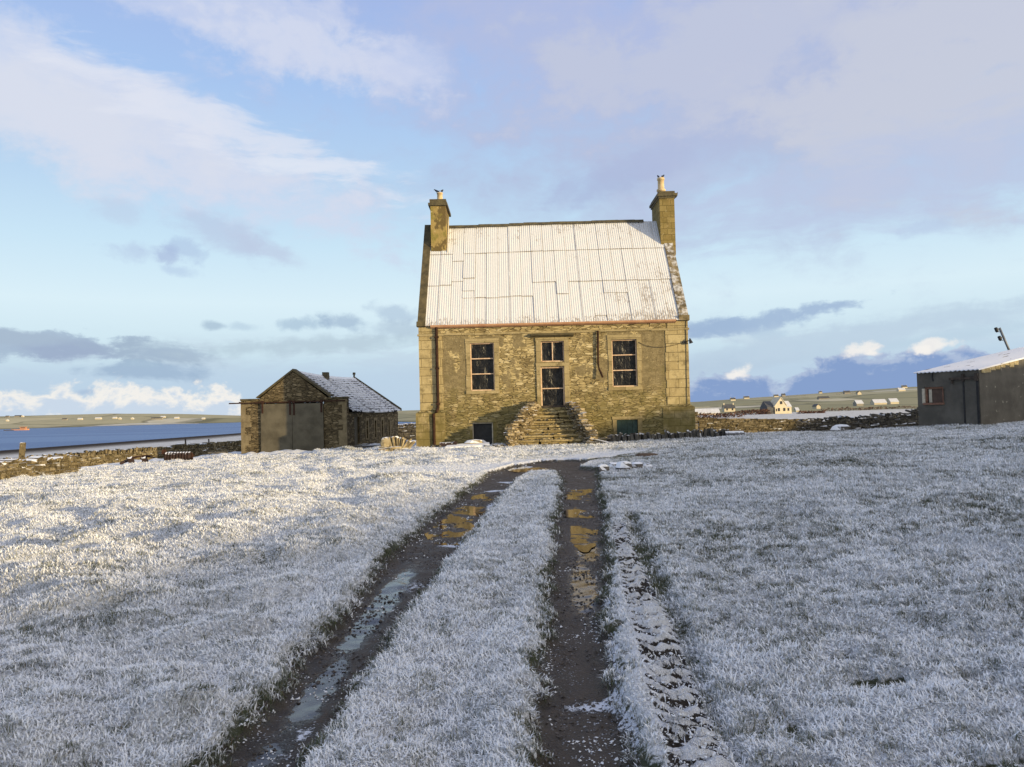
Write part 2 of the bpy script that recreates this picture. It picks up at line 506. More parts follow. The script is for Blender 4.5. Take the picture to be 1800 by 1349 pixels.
M['earth'] = mk_plain('bare_earth', (.06, .038, .022), (.12, .075, .045), 9, .95)

def mk_plastic():
    """crumpled black sheeting behind the glass"""
    t = NT('black_plastic_sheet'); c = t.coord()
    d = t.noise(t.scale(c, (1, 1, .55)), 3.2, 3, .6, 1.6)
    r = t.m('ABSOLUTE', t.m('SUBTRACT', d, .5))
    col = t.mix(t.ss(r, .03, .0), (.006, .0055, .005), (.022, .02, .016))
    return t.out(col, .34, t.bump(d, .8, .08), spec=.3)
M['plastic'] = mk_plastic()

def mk_roof():
    """corrugated sheets under snow; uv runs 0-1 over each sheet"""
    t = NT('snowy_corrugated_iron'); c = t.coord()
    uv = t.n('SeparateXYZ', {0: t.coord('UV')}, out=None)
    u, v = uv.outputs[0], uv.outputs[1]
    g = t.n('SeparateXYZ', {0: c}, out=None)
    iron = t.mix(t.ss(t.noise(c, 3, 4), .4, .65), (.16, .105, .055), (.27, .22, .16))
    eu = t.m('MINIMUM', u, t.m('SUBTRACT', 1.0, u))
    n1 = t.noise(c, 5, 4, .6)
    side = t.m('MULTIPLY', t.ss(t.m('ADD', eu, t.m('MULTIPLY', n1, .05)), .060, .030), t.ss(t.noise(c, 1.7, 2), .22, .42))
    low = t.ss(t.m('ADD', v, t.m('MULTIPLY', n1, .03)), .030, .018)
    # thin and missing snow: near the ridge, and over the lower right of the slope
    gx = t.ss(g.outputs[0], .5, 5.5)
    gz = t.ss(g.outputs[2], 10.2, 7.2)
    thin = t.m('MULTIPLY', gx, gz)
    pn = t.noise(t.scale(c, (1.0, .55, .55)), 1.25, 4, .65)
    fine = t.noise(t.scale(c, (3.2, 1, 1)), 5.5, 3, .7)
    ridge = t.m('MULTIPLY', t.ss(g.outputs[2], 9.7, 11.1), .105)
    lft = t.m('MULTIPLY', t.m('MULTIPLY', t.ss(g.outputs[0], -4.6, -6.0), t.ss(g.outputs[2], 9.7, 10.6)), .16)
    fl = t.m('MULTIPLY', t.m('MULTIPLY', t.ss(g.outputs[2], 6.4, 5.75), t.ss(fine, .4, .6)), .22)
    bare = t.m('ADD', t.m('ADD', t.m('MULTIPLY', thin, .17), t.m('ADD', ridge, t.m('ADD', lft, fl))), t.m('ADD', t.m('MULTIPLY', pn, .5), t.m('MULTIPLY', fine, .5)))
    bare = t.ss(bare, .625, .73)
    # corrugation furrows show a little darker where the snow is scoured
    f = t.m('MAXIMUM', t.m('MULTIPLY', bare, .6), t.m('MAXIMUM', t.m('MULTIPLY', side, .9), t.m('MULTIPLY', low, .9)))
    sn = t.mix(t.noise(c, 9, 3), (.53, .53, .52), (.66, .66, .65))
    col = t.mix(f, sn, iron)
    return t.out(col, .75, t.bump(t.noise(c, 22, 3), .35, .01), spec=.2)
M['roof'] = mk_roof()

def mk_skew():
    t = NT('coping_with_snow'); c = t.coord()
    col = t.mix(t.ss(t.noise(c, 4, 4), .35, .65), (.09, .07, .035), (.22, .17, .09))
    n = t.noise(c, 3.2, 5, .7)
    col = t.mix(t.m('MULTIPLY', t.m('MULTIPLY', t.ss(n, .42, .66), .6), t.ss(t.up(), .3, .5)), col, SNOW)
    return t.out(col, .85, t.bump(n, .5, .02))
M['skew_snow'] = mk_skew()

def mk_drystone(name, a, b, c3, lo=.45, hi=.7, snow=1.0):
    t = NT(name); c = t.coord(); i = t.isl()
    col = t.ramp(i, [(0, a), (.6, b), (1, c3)])
    col = t.mix(t.ss(t.noise(c, 7, 5, .7), .42, .7), col, tuple(k * .45 for k in a))
    col = t.mix(t.m('MULTIPLY', t.ss(t.noise(c, 12, 2), .62, .70), .7), col, (.44, .38, .22))
    col = snow_top(t, col, lo, hi, snow, 5)
    return t.out(col, .92, t.bump(t.noise(c, 20, 5, .7), .9, .025), spec=.15)
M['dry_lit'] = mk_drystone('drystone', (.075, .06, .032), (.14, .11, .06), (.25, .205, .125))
M['dry_shaded'] = mk_drystone('shaded_drystone', (.05, .045, .038), (.09, .08, .062), (.15, .13, .10))  # darker copy of the lit drystone, with shade put into the colours
M['steps'] = mk_drystone('step_stone', (.26, .20, .09), (.33, .255, .12), (.42, .335, .17), .8, .99, .45)
M['cheek'] = mk_drystone('loose_slabs', (.10, .075, .038), (.21, .16, .085), (.46, .38, .25), .65, .9, 1.0)

def mk_shedwall(name, a, b, cream):
    t = NT(name); c = t.coord()
    w = t.n('VectorMath', {0: c, 1: t.scale(t.n('TexNoise', {'Vector': c, 'Scale': 3.0, 'Detail': 2}, out=1), (.14, .14, .08))}, operation='ADD')
    s = t.scale(w, (3.5, 3.5, 11.5))
    val = t.n('SeparateColor', {0: t.vor(s, 1.0, out='Color')}, out=0)
    edge = t.vor(s, 1.0, feature='DISTANCE_TO_EDGE')
    col = t.ramp(val, [(0, a), (.6, b), (1, cream)])
    j = t.ss(edge, .085, .0)
    col = t.mix(t.m('MULTIPLY', j, .8), col, tuple(k * .35 for k in a))
    col = t.mix(t.ss(t.noise(c, 1.5, 4), .5, .75), col, tuple(k * .6 for k in a))
    h = t.m('ADD', t.m('SUBTRACT', 1.0, j), t.m('MULTIPLY', t.noise(c, 18, 4), .6))
    return t.out(col, .92, t.bump(h, 1.0, .035), spec=.15)
M['byre_wall'] = mk_shedwall('byre_masonry', (.095, .072, .038), (.15, .115, .06), (.25, .195, .11))
M['quoin'] = mk_plain('quoin_stone', (.15, .115, .06), (.24, .19, .105), 4, .9)

def mk_slates():
    t = NT('snowy_stone_slates'); c = t.coord()
    uv = t.coord('UV')
    nd = t.n('TexBrick', {'Vector': t.n('VectorMath', {0: uv, 1: t.scale(t.n('TexNoise', {'Vector': c, 'Scale': 2.0}, out=1), (.10, .05, 0))}, operation='ADD'),
                          'Color1': (0, 0, 0), 'Color2': (1, 1, 1), 'Mortar': (0, 0, 0), 'Scale': 1.0, 'Mortar Size': .022, 'Mortar Smooth': .15, 'Brick Width': .62, 'Row Height': .26}, out=None)
    n = t.noise(c, 3.1, 4, .6)
    vv = t.n('SeparateXYZ', {0: uv}, out=1)
    thin = t.m('MULTIPLY', t.ss(vv, 2.4, 0.2), .12)
    bare = t.m('MULTIPLY', nd.outputs[1], t.ss(t.m('ADD', n, thin), .38, .52))
    patch = t.ss(t.m('ADD', t.noise(t.scale(uv, (2, 5, 1)), 1.0, 3), thin), .66, .72)
    col = t.mix(t.m('MAXIMUM', bare, patch), (.66, .67, .69), (.045, .04, .035))
    return t.out(col, .8, t.bump(t.m('SUBTRACT', n, nd.outputs[1]), .6, .03))
M['slates'] = mk_slates()

def mk_harling():
    t = NT('grey_harling'); c = t.coord()
    col = t.mix(t.ss(t.noise(c, 1.2, 5, .65), .35, .7), (.095, .087, .072), (.14, .128, .105))
    g = t.n('SeparateXYZ', {0: c}, out=None)
    f = t.m('MULTIPLY', t.ss(t.noise(c, 5, 2), .66, .70), t.ss(g.outputs[0], .1, .5))
    col = t.mix(f, col, (.30, .28, .22))
    return t.out(col, .92, t.bump(t.noise(c, 30, 4), .7, .015), spec=.15)
M['harling'] = mk_harling()
M['stone_patch'] = mk_plain('bare_wall_head_stone', (.26, .19, .08), (.50, .42, .24), 5, .9)

def mk_shedroof():
    t = NT('snowy_sheet_roof'); c = t.coord()
    n = t.noise(t.scale(c, (.4, 2.5, 1)), 2.0, 4, .6)
    col = t.mix(t.ss(n, .62, .68), (.70, .71, .74), (.10, .09, .085))
    return t.out(col, .75)
M['shed_roof'] = mk_shedroof()

# ground
def grass_snow_color(t, c, fr):
    n = t.noise(c, 26, 4, .7)
    n2 = t.noise(c, 7, 3, .6)
    under = t.mix(n2, (.045, .055, .030), (.115, .115, .070))
    f = t.ss(t.m('ADD', t.m('MULTIPLY', n, .9), t.m('SUBTRACT', fr, .95)), -.10, .12)
    return t.mix(f, under, SNOW), n

def mk_ground():
    t = NT('snow_on_grass'); c = t.coord()
    col, n = grass_snow_color(t, c, t.attr('frost'))
    tyre = t.attr('tyre')
    mud = t.ss(t.m('ADD', tyre, t.m('MULTIPLY', t.m('SUBTRACT', t.noise(c, 34, 4, .75), .5), 1.3)), .52, .68)
    col = t.mix(mud, col, (.05, .042, .036))
    return t.out(col, .85, t.bump(t.m('ADD', n, t.m('MULTIPLY', t.noise(c, 70, 3, .7), .5)), 1.0, .05), spec=.2)
M['ground'] = mk_ground()

def mk_track():
    t = NT('wet_mud_and_gravel'); c = t.coord()
    n = t.noise(c, 5, 5, .65); f = t.noise(c, 60, 3, .7)
    col = t.mix(t.ss(n, .35, .65), (.034, .026, .020), (.078, .060, .045))
    col = t.mix(t.m('MULTIPLY', t.ss(f, .60, .70), .5), col, (.16, .14, .12))
    g = t.attr('edge')
    col = t.mix(t.m('MULTIPLY', g, t.ss(t.noise(c, 18, 3), .4, .6)), col, (.045, .042, .026))
    s = t.ss(t.m('ADD', t.attr('snow'), t.m('MULTIPLY', t.m('SUBTRACT', t.noise(c, 30, 4, .75), .5), 1.1)), .46, .60)
    dust = t.m('MULTIPLY', t.ss(t.vor(c, 40), .30, .16), t.ss(t.noise(c, 2.6, 4, .75), .44, .62))
    s = t.m('MAXIMUM', s, t.m('MULTIPLY', dust, .8))
    col = t.mix(s, col, (.70, .72, .77))
    wet = t.ss(t.m('ADD', t.attr('wet'), t.m('MULTIPLY', t.m('SUBTRACT', n, .5), .9)), .40, .60)
    col = t.mix(t.m('MULTIPLY', wet, t.m('SUBTRACT', 1.0, s)), col, (.020, .017, .014))
    rough = t.m('ADD', t.m('MULTIPLY', t.m('SUBTRACT', 1.0, wet), t.m('ADD', .34, t.m('MULTIPLY', t.ss(n, .3, .7), .3))), t.m('ADD', .05, t.m('MULTIPLY', s, .5)))
    h = t.m('ADD', t.m('MULTIPLY', n, .6), t.m('ADD', t.m('MULTIPLY', f, .35), t.m('MULTIPLY', s, .6)))
    h = t.m('MULTIPLY', h, t.m('SUBTRACT', 1.0, t.m('MULTIPLY', wet, .93)))
    return t.out(col, rough, t.bump(h, 1.0, .05), spec=t.m('ADD', .2, t.m('MULTIPLY', wet, .35)))
M['track'] = mk_track()

def mk_puddle():
    t = NT('puddle_water'); c = t.coord()
    return t.out((.020, .017, .014), .035, t.bump(t.noise(c, 9, 4), .10, .01), spec=.45)
M['puddle'] = mk_puddle()

def mk_blade():
    t = NT('frosted_grass')
    fr = t.attr('frost'); tint = t.attr('tint')
    green = t.ramp(tint, [(0, (.045, .060, .028)), (.6, (.080, .095, .048)), (.85, (.15, .14, .085)), (1, (.10, .065, .035))])
    col = t.mix(fr, green, SNOW)
    return t.out(col, .75, spec=.2)
M['blade'] = mk_blade()

def mk_far():
    t = NT('far_fields'); c = t.coord()
    w = t.n('VectorMath', {0: c, 1: t.scale(t.n('TexNoise', {'Vector': c, 'Scale': .004, 'Detail': 2}, out=1), (120, 120, 0))}, operation='ADD')
    val = t.n('SeparateColor', {0: t.vor(t.scale(w, (.0042, .0030, 0)), 1.0, out='Color')}, out=0)
    edge = t.vor(t.scale(w, (.0042, .0030, 0)), 1.0, feature='DISTANCE_TO_EDGE')
    field = t.ramp(val, [(0, (.28, .26, .15)), (.4, (.34, .31, .19)), (.75, (.42, .375, .235)), (.9, (.52, .46, .29)), (1, (.58, .55, .48))])
    field = t.mix(t.m('MULTIPLY', t.ss(edge, .03, .012), .55), field, (.08, .08, .05))
    field = t.mix(t.m('MULTIPLY', t.ss(t.noise(c, .02, 5, .7), .45, .8), .4), field, (.15, .14, .08))
    sn = t.attr('snowy')
    sp = t.ss(t.m('ADD', sn, t.m('MULTIPLY', t.m('SUBTRACT', t.noise(t.scale(c, (.03, .05, .03)), 1.0, 5, .7), .5), 1.1)), .35, .6)
    scol = t.mix(t.ss(t.noise(c, .6, 4, .7), .42, .75), (.62, .61, .59), (.30, .26, .19))
    col = t.mix(sp, field, scol)
    col = t.mix(t.attr('shore'), col, (.035, .026, .020))
    return t.out(col, .95, spec=.05)
M['far'] = mk_far()

def mk_sea():
    t = NT('sea_water'); c = t.coord()
    h = t.noise(t.scale(c, (.35, .8, 1)), 1.0, 4, .6)
    st = t.ss(t.noise(t.scale(c, (.0022, .012, 1)), 1.0, 3, .5), .4, .65)
    col = t.mix(st, (.05, .115, .28), (.085, .165, .34))
    return t.out(col, .42, t.bump(h, .6, .8), spec=.2)
M['sea'] = mk_sea()
M['hedge'] = mk_plain('bare_winter_twigs', (.07, .035, .025), (.14, .075, .05), .8, .95)
M['wall_white'] = mk_plain('cream_house_wall', (.52, .45, .32), (.60, .53, .39), .5, .8)
M['wall_grey'] = mk_plain('grey_house_wall', (.24, .22, .18), (.32, .29, .25), .5, .85)
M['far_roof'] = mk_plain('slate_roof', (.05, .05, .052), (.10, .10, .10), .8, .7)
M['far_snowroof'] = mk_plain('snowed_roof', (.50, .50, .51), (.60, .61, .63), .8, .8)
M['glass_dark'] = mk_plain('dark_window_glass', (.02, .02, .022), (.04, .04, .045), 1, .15, .5)
M['boat_hull'] = mk_plain('orange_boat_paint', (.42, .19, .10), (.52, .28, .16), 1, .6)
M['boat_dark'] = mk_plain('dark_deck', (.05, .04, .035), (.09, .07, .06), 1, .7)
M['brown_frame'] = mk_plain('brown_window_wood', (.17, .085, .055), (.26, .14, .09), 5, .8)
M['brown_board'] = mk_plain('brown_board', (.085, .055, .042), (.12, .08, .06), 5, .85)
M['barn'] = mk_plain('barn_wall', (.2, .19, .17), (.3, .28, .25), 1, .9)
# ------------------------------------------------------------------ ground near the camera
def graded(pts):
    """pts: list of (start, spacing) plus final end -> coordinates"""
    out = []
    for (a, s), (b, _) in zip(pts[:-1], pts[1:]):
        n = max(1, int(round((b - a) / s)))
        out += list(a + (b - a) * np.arange(n) / n)
    out.append(pts[-1][0])
    return np.array(out)

gx = graded([(-66, 1.0), (-36, .3), (-22, .13), (-9, .075), (-2.4, .026), (3.2, .06), (8, .12), (18, .2), (30, .6), (48, 2), (66, 0)])
gy = graded([(-16, .6), (1.5, .12), (2.8, .026), (9, .036), (15, .06), (26, .11), (40, .3), (52, 1.0), (66, 0)])
GX, GY = np.meshgrid(gx, gy)
SD = track_sd(GX, GY)
GZ = ground_z(GX, GY, SD)
FR = frost(GX, GY)
lane = sd_line(T_T, GX, GY, T_T[0][-1])
TY = sm(lane, -.05, .02) * (1 - lugs(GX, GY)) * 1.3
FR = np.clip(FR + .5 * sm(lane, -.03, .03) * lugs(GX, GY), 0, 1)
nx, ny = len(gx), len(gy)
V = np.stack([GX.ravel(), GY.ravel(), GZ.ravel()], 1)
ii = (np.arange(ny - 1)[:, None] * nx + np.arange(nx - 1)[None, :]).ravel()
Fq = np.stack([ii, ii + 1, ii + nx + 1, ii + nx], 1)
fs = SD.ravel()[Fq].mean(1)
# snow that has stayed on the track: along its right sides, in blown patches, over the lugs
uR = (GX - np.interp(GY, T_R[0], T_R[1])) / np.interp(GY, T_R[0], T_R[2])
uL = (GX - np.interp(GY, T_L[0], T_L[1])) / np.interp(GY, T_L[0], T_L[2])
onR = np.abs(uR) < 1.6
pat = fbm(GX / .35, GY / .5, 71, 3) - .5
sn = .10 + .50 * sm(uR, .45, 1.05) * onR * sm(GY, 9.5, 7) + .42 * sm(uL, .5, 1.0) * (np.abs(uL) < 1.5) * sm(pat, -.1, .15)
sn = sn + pat * .62
for px, py, a, b, d in [(1040, 1215, .32, .10, .42), (1120, 1180, .15, .25, .4), (1150, 1130, .12, .6, .3), (535, 1262, .07, .16, .5), (500, 1300, .10, .10, .25),
                        (800, 948, .22, .16, .9), (868, 856, .22, .28, .9), (905, 842, .40, .30, .9), (868, 882, .16, .5, .7),
                        (725, 1020, .12, .7, .35), (700, 1075, .10, .3, .35), (640, 1160, .07, .3, .3), (1075, 800, 1.8, .5, .5), (1080, 822, .5, 1.0, .6), (1060, 855, .2, .5, .35)]:
    g = G(px, py)
    sn = sn + d * np.exp(-(((GX - g[0]) / a) ** 2 + ((GY - g[1]) / b) ** 2))
sn = np.clip(sn, 0, 1)
wet = np.zeros_like(SD) + .22 * sm(pat, -.2, .25)
for px, py, w_, a, b, d in [(1024, 1010, 0, .18, 1.6, .92), (1035, 955, 0, .20, 1.0, .78), (676, 1040, 0, .17, 2.2, .92), (560, 1195, 0, .14, .9, .82), (480, 1290, 0, .14, .5, .66), (1035, 930, 0, .25, .8, .55), (805, 910, 0, .3, 1.2, .55), (1020, 1150, 0, .15, .25, .35)]:
    g = G(px, py)
    cxx = g[0] + (GY - g[1]) * ((np.interp(GY, T_L[0], T_L[1]) - np.interp(g[1], T_L[0], T_L[1])) / np.where(np.abs(GY - g[1]) < 1e-6, 1, GY - g[1]) if px < 900 else 0.06)
    wet = np.maximum(wet, d * np.exp(-(((GX - cxx) / a) ** 2 + ((GY - g[1]) / b) ** 2)))
edge = sm(SD, .16, .0)
is_t = fs > 0.0

def sub(name, sel, mat, attrs):
    f = Fq[sel]
    used, inv = np.unique(f, return_inverse=True)
    return raw_mesh(name, V[used], inv.reshape(f.shape), mat, {k: a.ravel()[used] for k, a in attrs.items()}, True)
g_o = tag(sub('ground', ~is_t, M['ground'], {'frost': FR, 'tyre': TY}), 'uneven pasture with thin snow lying over short grass', 'field', kind='structure')
t_o = tag(sub('dirt_track', is_t, M['track'], {'snow': sn, 'edge': edge, 'wet': wet}), 'two wet muddy wheel tracks leading up to the stone house', 'farm track', kind='structure')

# ------------------------------------------------------------------ wider land out to the hills
th = np.concatenate([np.linspace(-math.pi, -1.0, 60, endpoint=False), np.linspace(-1.0, 1.0, 520), np.linspace(1.0, math.pi, 60)[1:]])
rr = np.concatenate([np.linspace(60, 200, 36, endpoint=False), np.geomspace(200, 1000, 110, endpoint=False), np.geomspace(1000, 9000, 110)])
TH, RR = np.meshgrid(th, rr)
LX, LY = RR * np.sin(TH), RR * np.cos(TH)
LZ = land(LX, LY)
LZ = LZ - .25 * sm(RR, 70, 60)
d_sh = LX - np.interp(LY, SHORE_Y, SHORE_X)
A_ = np.where(LY > 1, LX / np.maximum(LY, 1), np.sign(LX) * 3)
snowy = np.where(LY < 620, 1.0, .12) * sm(d_sh, 2, 14)
snowy = np.where((A_ > .12) & (LY > 330), np.minimum(snowy, .62 - .55 * sm(LY, 360, 480)), snowy)
rfar = np.interp(A_, FAR_A, FAR_R)
shore = sm(d_sh, -2, 3) * sm(d_sh, 44 + 14 * fbm(LY / 40, LX / 40, 3), 32) * (LY < 800) * (A_ < .02)
shore = np.maximum(shore, sm(RR, 1, 2) * sm(np.abs(LY - rfar - 20), 26, 12) * (A_ < -.02) * .7)
n1, n2 = len(th), len(rr)
ii = (np.arange(n2 - 1)[:, None] * n1 + np.arange(n1 - 1)[None, :]).ravel()
Fl = np.stack([ii, ii + n1, ii + n1 + 1, ii + 1], 1)
lv = np.stack([LX.ravel(), LY.ravel(), LZ.ravel()], 1)
hills = tag(raw_mesh('hills', lv, Fl, M['far'], {'snowy': snowy.ravel(), 'shore': shore.ravel()}, True), 'low green hills and snowy coastal fields beyond the house', 'hills', kind='structure')
b = MB(); b.face([(-9000, -6000, -7), (9000, -6000, -7), (9000, 9000, -7), (-9000, 9000, -7)])
tag(b.build('sea', M['sea']), 'calm blue sea inlet behind the fields', 'sea', kind='structure')

# ------------------------------------------------------------------ puddles standing in the wheel tracks
def puddle(px, py, w_px, h_px, seed, lift, label):
    c = G(px, py); l, r_ = G(px - w_px / 2, py), G(px + w_px / 2, py)
    n_, f_ = G(px, py + h_px / 2), G(px, py - h_px / 2)
    a, bb = (r_[0] - l[0]) / 2, (f_[1] - n_[1]) / 2
    skew = (f_[0] - n_[0]) / 2
    cz = []
    pts = []
    N_ = 48
    for i in range(N_):
        t = 2 * math.pi * i / N_
        k = 1 + .45 * (float(fbm(2.2 * math.cos(t) + seed * 7, 2.2 * math.sin(t), seed, 3)) - .5)
        q = math.sin(t) * k
        pts.append((c[0] + a * math.cos(t) * k + skew * q, c[1] * .5 + (n_[1] + f_[1]) * .25 + bb * q))
    xs = np.array([p[0] for p in pts] + [c[0]]); ys = np.array([p[1] for p in pts] + [c[1]])
    gs = [ground_z(np.array([c[0] + skew * w + a * .5 * s]), np.array([(n_[1] + f_[1]) / 2 + bb * w]))[0] for w in np.linspace(-.85, .85, 9) for s in (-1, 0, 1)]
    z = float(np.percentile(gs, 42)) + lift * .4
    pts = [(c[0] + (x - c[0]) * 1.25, y + (y - (n_[1] + f_[1]) / 2) * .25) for x, y in pts]
    m_ = MB(); m_.face([(x, y, z) for x, y in pts])
    o = m_.build('puddle', M['puddle'])
    tag(o, label, 'puddle', 'puddles in the wheel tracks', 'structure')
puddle(1022, 864, 62, 22, 3, .006, 'widest puddle mirroring the house, at the far end of the right wheel track')
puddle(1022, 893, 60, 16, 4, .004, 'narrow puddle below the widest one in the right wheel track')
puddle(1030, 925, 46, 44, 5, .002, 'ragged puddle in the middle of the right wheel track')
puddle(820, 893, 64, 26, 7, .006, 'yellow reflecting puddle at the far end of the left wheel track')
puddle(795, 925, 72, 34, 8, .002, 'second yellow puddle below the first in the left wheel track')
puddle(930, 819, 74, 9, 11, .01, 'thin puddle lying across the muddy bend before the house')
puddle(855, 868, 40, 10, 12, .004, 'smallest puddle beside a snow patch in the left wheel track')

# ------------------------------------------------------------------ frosted grass
def grass():
    rng = np.random.default_rng(7)
    N = 1150000
    # density falls with distance so that blades stay about as thick in the picture
    y0, y1, p = 2.4, 40.0, 1.5
    uu = rng.random(N); e = 2 - p
    Y = (y0 ** e + uu * (y1 ** e - y0 ** e)) ** (1 / e)
    X = (rng.random(N) * 2 - 1) * (Y * .73 + .5)
    sd = track_sd(X, Y)
    lane = sd_line(T_T, X, Y, T_T[0][-1])
    keep = sd < .03 + rng.random(N) * .05
    keep &= ~((lane > -.02) & (rng.random(N) < .90))
    uu_ = (X - np.interp(Y, T_R[0], T_R[1])) / np.interp(Y, T_R[0], T_R[2])
    keep &= ~((uu_ > .9) & (lane < .0) & (X < np.interp(Y, T_T[0], T_T[1])) & (Y < 8.5) & (rng.random(N) < .75))
    keep &= ~((sd_snowroad(X, Y) > 0) & (rng.random(N) < .75))
    keep &= rng.random(N) > sm(holes(X, Y), .03, .09)
    for cx, cy, hx, hy, an in FOOT:
        dx, dy = X - cx, Y - cy
        lx = dx * math.cos(an) + dy * math.sin(an); ly = -dx * math.sin(an) + dy * math.cos(an)
        keep &= ~((np.abs(lx) < hx) & (np.abs(ly) < hy))
    keep &= ~((X < -17) & (Y > 44 - .5 * (X + 25))) & ~((X < -18.2) & (Y < 34))
    X, Y, sd = X[keep], Y[keep], sd[keep]
    n = len(X)
    Z = ground_z(X, Y, sd) - .005
    f0 = frost(X, Y)
    sc = (Y / 3.2) ** .16
    L = (.022 + .040 * rng.random(n)) * sc * (1 + .25 * sm(X, 2, 5)) * (.55 + .45 * sm(sd_snowroad(X, Y), .1, -.3))
    L = L * (.7 + .6 * fbm(X / .28, Y / .28, 83, 2)) * (1 - .6 * sm(sd_cross(X, Y), -1.6, -.1) * (Y > 15))
    W = (.00075 + .0011 * rng.random(n)) * (Y / 3.2) ** .55
    # snow sits on the blades in clumps
    f = f0 - .03 + (fbm(X / .09, Y / .09, 85, 2) - .5) * 1.25 + (rng.random(n) - .5) * .5
    f = sm(f, .25, .74)
    W = W * (1 + 1.1 * f)
    az = 6.0 * fbm(X / .5, Y / .5, 87, 2) + rng.normal(0, 1.5, n)
    lean = .35 + 1.05 * rng.random(n)
    dx, dy = np.cos(az), np.sin(az)
    faceaz = az + math.pi / 2 + (rng.random(n) - .5) * 1.4
    wx, wy = np.cos(faceaz) * W, np.sin(faceaz) * W
    h1, h2 = L * .55 * np.cos(lean * .5), L * np.cos(lean * .9)
    o1, o2 = L * .55 * np.sin(lean * .5), L * np.sin(lean * .9) * 1.05
    v = np.empty((n, 5, 3), np.float32)
    v[:, 0] = np.stack([X - wx * .7, Y - wy * .7, Z], 1); v[:, 1] = np.stack([X + wx * .7, Y + wy * .7, Z], 1)
    v[:, 2] = np.stack([X + dx * o1 + wx, Y + dy * o1 + wy, Z + h1], 1); v[:, 3] = np.stack([X + dx * o1 - wx, Y + dy * o1 - wy, Z + h1], 1)
    v[:, 4] = np.stack([X + dx * o2, Y + dy * o2, Z + h2], 1)
    b0 = np.arange(n) * 5
    tri = np.stack([np.stack([b0, b0 + 1, b0 + 2], 1), np.stack([b0, b0 + 2, b0 + 3], 1), np.stack([b0 + 3, b0 + 2, b0 + 4], 1)], 1).reshape(-1, 3)
    fa = np.stack([f * .25, f * .25, f, f, np.clip(f * 1.2, 0, 1)], 1).ravel()
    ta = np.repeat(rng.random(n), 5)
    # crumbs of snow caught among the blades
    nc = 90000
    e2 = 2 - 1.75
    Yc = (y0 ** e2 + rng.random(nc) * (24.0 ** e2 - y0 ** e2)) ** (1 / e2); Xc = (rng.random(nc) * 2 - 1) * (Yc * .73 + .5)
    sdc = track_sd(Xc, Yc)
    dusty = (sdc > .02) & (fbm(Xc / .4, Yc / .5, 95, 3) + .25 * sm(sdc, .22, .0) > .66) & (rng.random(nc) < .7)
    kc = ((sdc < .02 + .12 * rng.random(nc) ** 3) | dusty) & (dusty | (frost(Xc, Yc) + (vn(Xc / .09, Yc / .09, 91) - .5) * .8 > .50)) & (rng.random(nc) > sm(holes(Xc, Yc), .03, .08))
    Xc, Yc, sdc = Xc[kc], Yc[kc], sdc[kc]; nc = len(Xc)
    Zc = ground_z(Xc, Yc, sdc) + np.where(sdc > .02, .002, .006 + .018 * rng.random(nc))
    rad = (.003 + .006 * rng.random(nc) ** 2) * (Yc / 3.2) ** .35
    octa = np.array([(1, 0, 0), (0, 1, 0), (-1, 0, 0), (0, -1, 0), (0, 0, .75), (0, 0, -.6)], np.float32)
    of = np.array([(0, 1, 4), (1, 2, 4), (2, 3, 4), (3, 0, 4), (1, 0, 5), (2, 1, 5), (3, 2, 5), (0, 3, 5)])
    cv = octa[None] * (rad[:, None, None] * (.55 + .9 * rng.random((nc, 6, 1)))) + (rng.random((nc, 6, 3)) - .5) * rad[:, None, None] * .9
    cv += np.stack([Xc, Yc, Zc], 1)[:, None, :]
    v = np.concatenate([v.reshape(-1, 3), cv.reshape(-1, 3)]).astype(np.float32)
    tri = np.concatenate([tri, (of[None] + (n * 5 + np.arange(nc) * 6)[:, None, None]).reshape(-1, 3)])
    fa = np.concatenate([fa, np.full(nc * 6, .9)]); ta = np.concatenate([ta, np.zeros(nc * 6)])
    o = raw_mesh('grass', v, tri, M['blade'], {'frost': fa, 'tint': ta})
    tag(o, 'short rough grass caked with frost and thin snow across the field', 'grass', kind='stuff')

def gravel():
    rng = np.random.default_rng(19)
    n = 60000
    Y = 2.6 + rng.random(n) ** 1.8 * 14; X = (rng.random(n) * 2 - 1) * 3.2
    sd = track_sd(X, Y)
    k = (sd > .0) & (fbm(X / .4, Y / .5, 99, 3) + .25 * sm(sd, .2, .0) > .47)
    X, Y, sd = X[k], Y[k], sd[k]; n = len(X)
    Z = ground_z(X, Y, sd)
    r_ = .004 + .014 * rng.random(n) ** 3
    octa = np.array([(1, 0, 0), (0, 1, 0), (-1, 0, 0), (0, -1, 0), (0, 0, .6), (0, 0, -.6)], np.float32)
    of = np.array([(0, 1, 4), (1, 2, 4), (2, 3, 4), (3, 0, 4), (1, 0, 5), (2, 1, 5), (3, 2, 5), (0, 3, 5)])
    v = octa[None] * (r_[:, None, None] * (.6 + .8 * rng.random((n, 6, 1)))) + (rng.random((n, 6, 3)) - .5) * r_[:, None, None] * .8 + np.stack([X, Y, Z + r_ * .2], 1)[:, None, :]
    tri = (of[None] + (np.arange(n) * 6)[:, None, None]).reshape(-1, 3)
    o = raw_mesh('gravel', v.reshape(-1, 3).astype(np.float32), tri, mk_plain('track_gravel', (.035, .03, .026), (.12, .10, .085), 40, .6))
    tag(o, 'loose dark gravel and clods scattered along the wheel tracks', 'gravel', kind='stuff')
gravel()
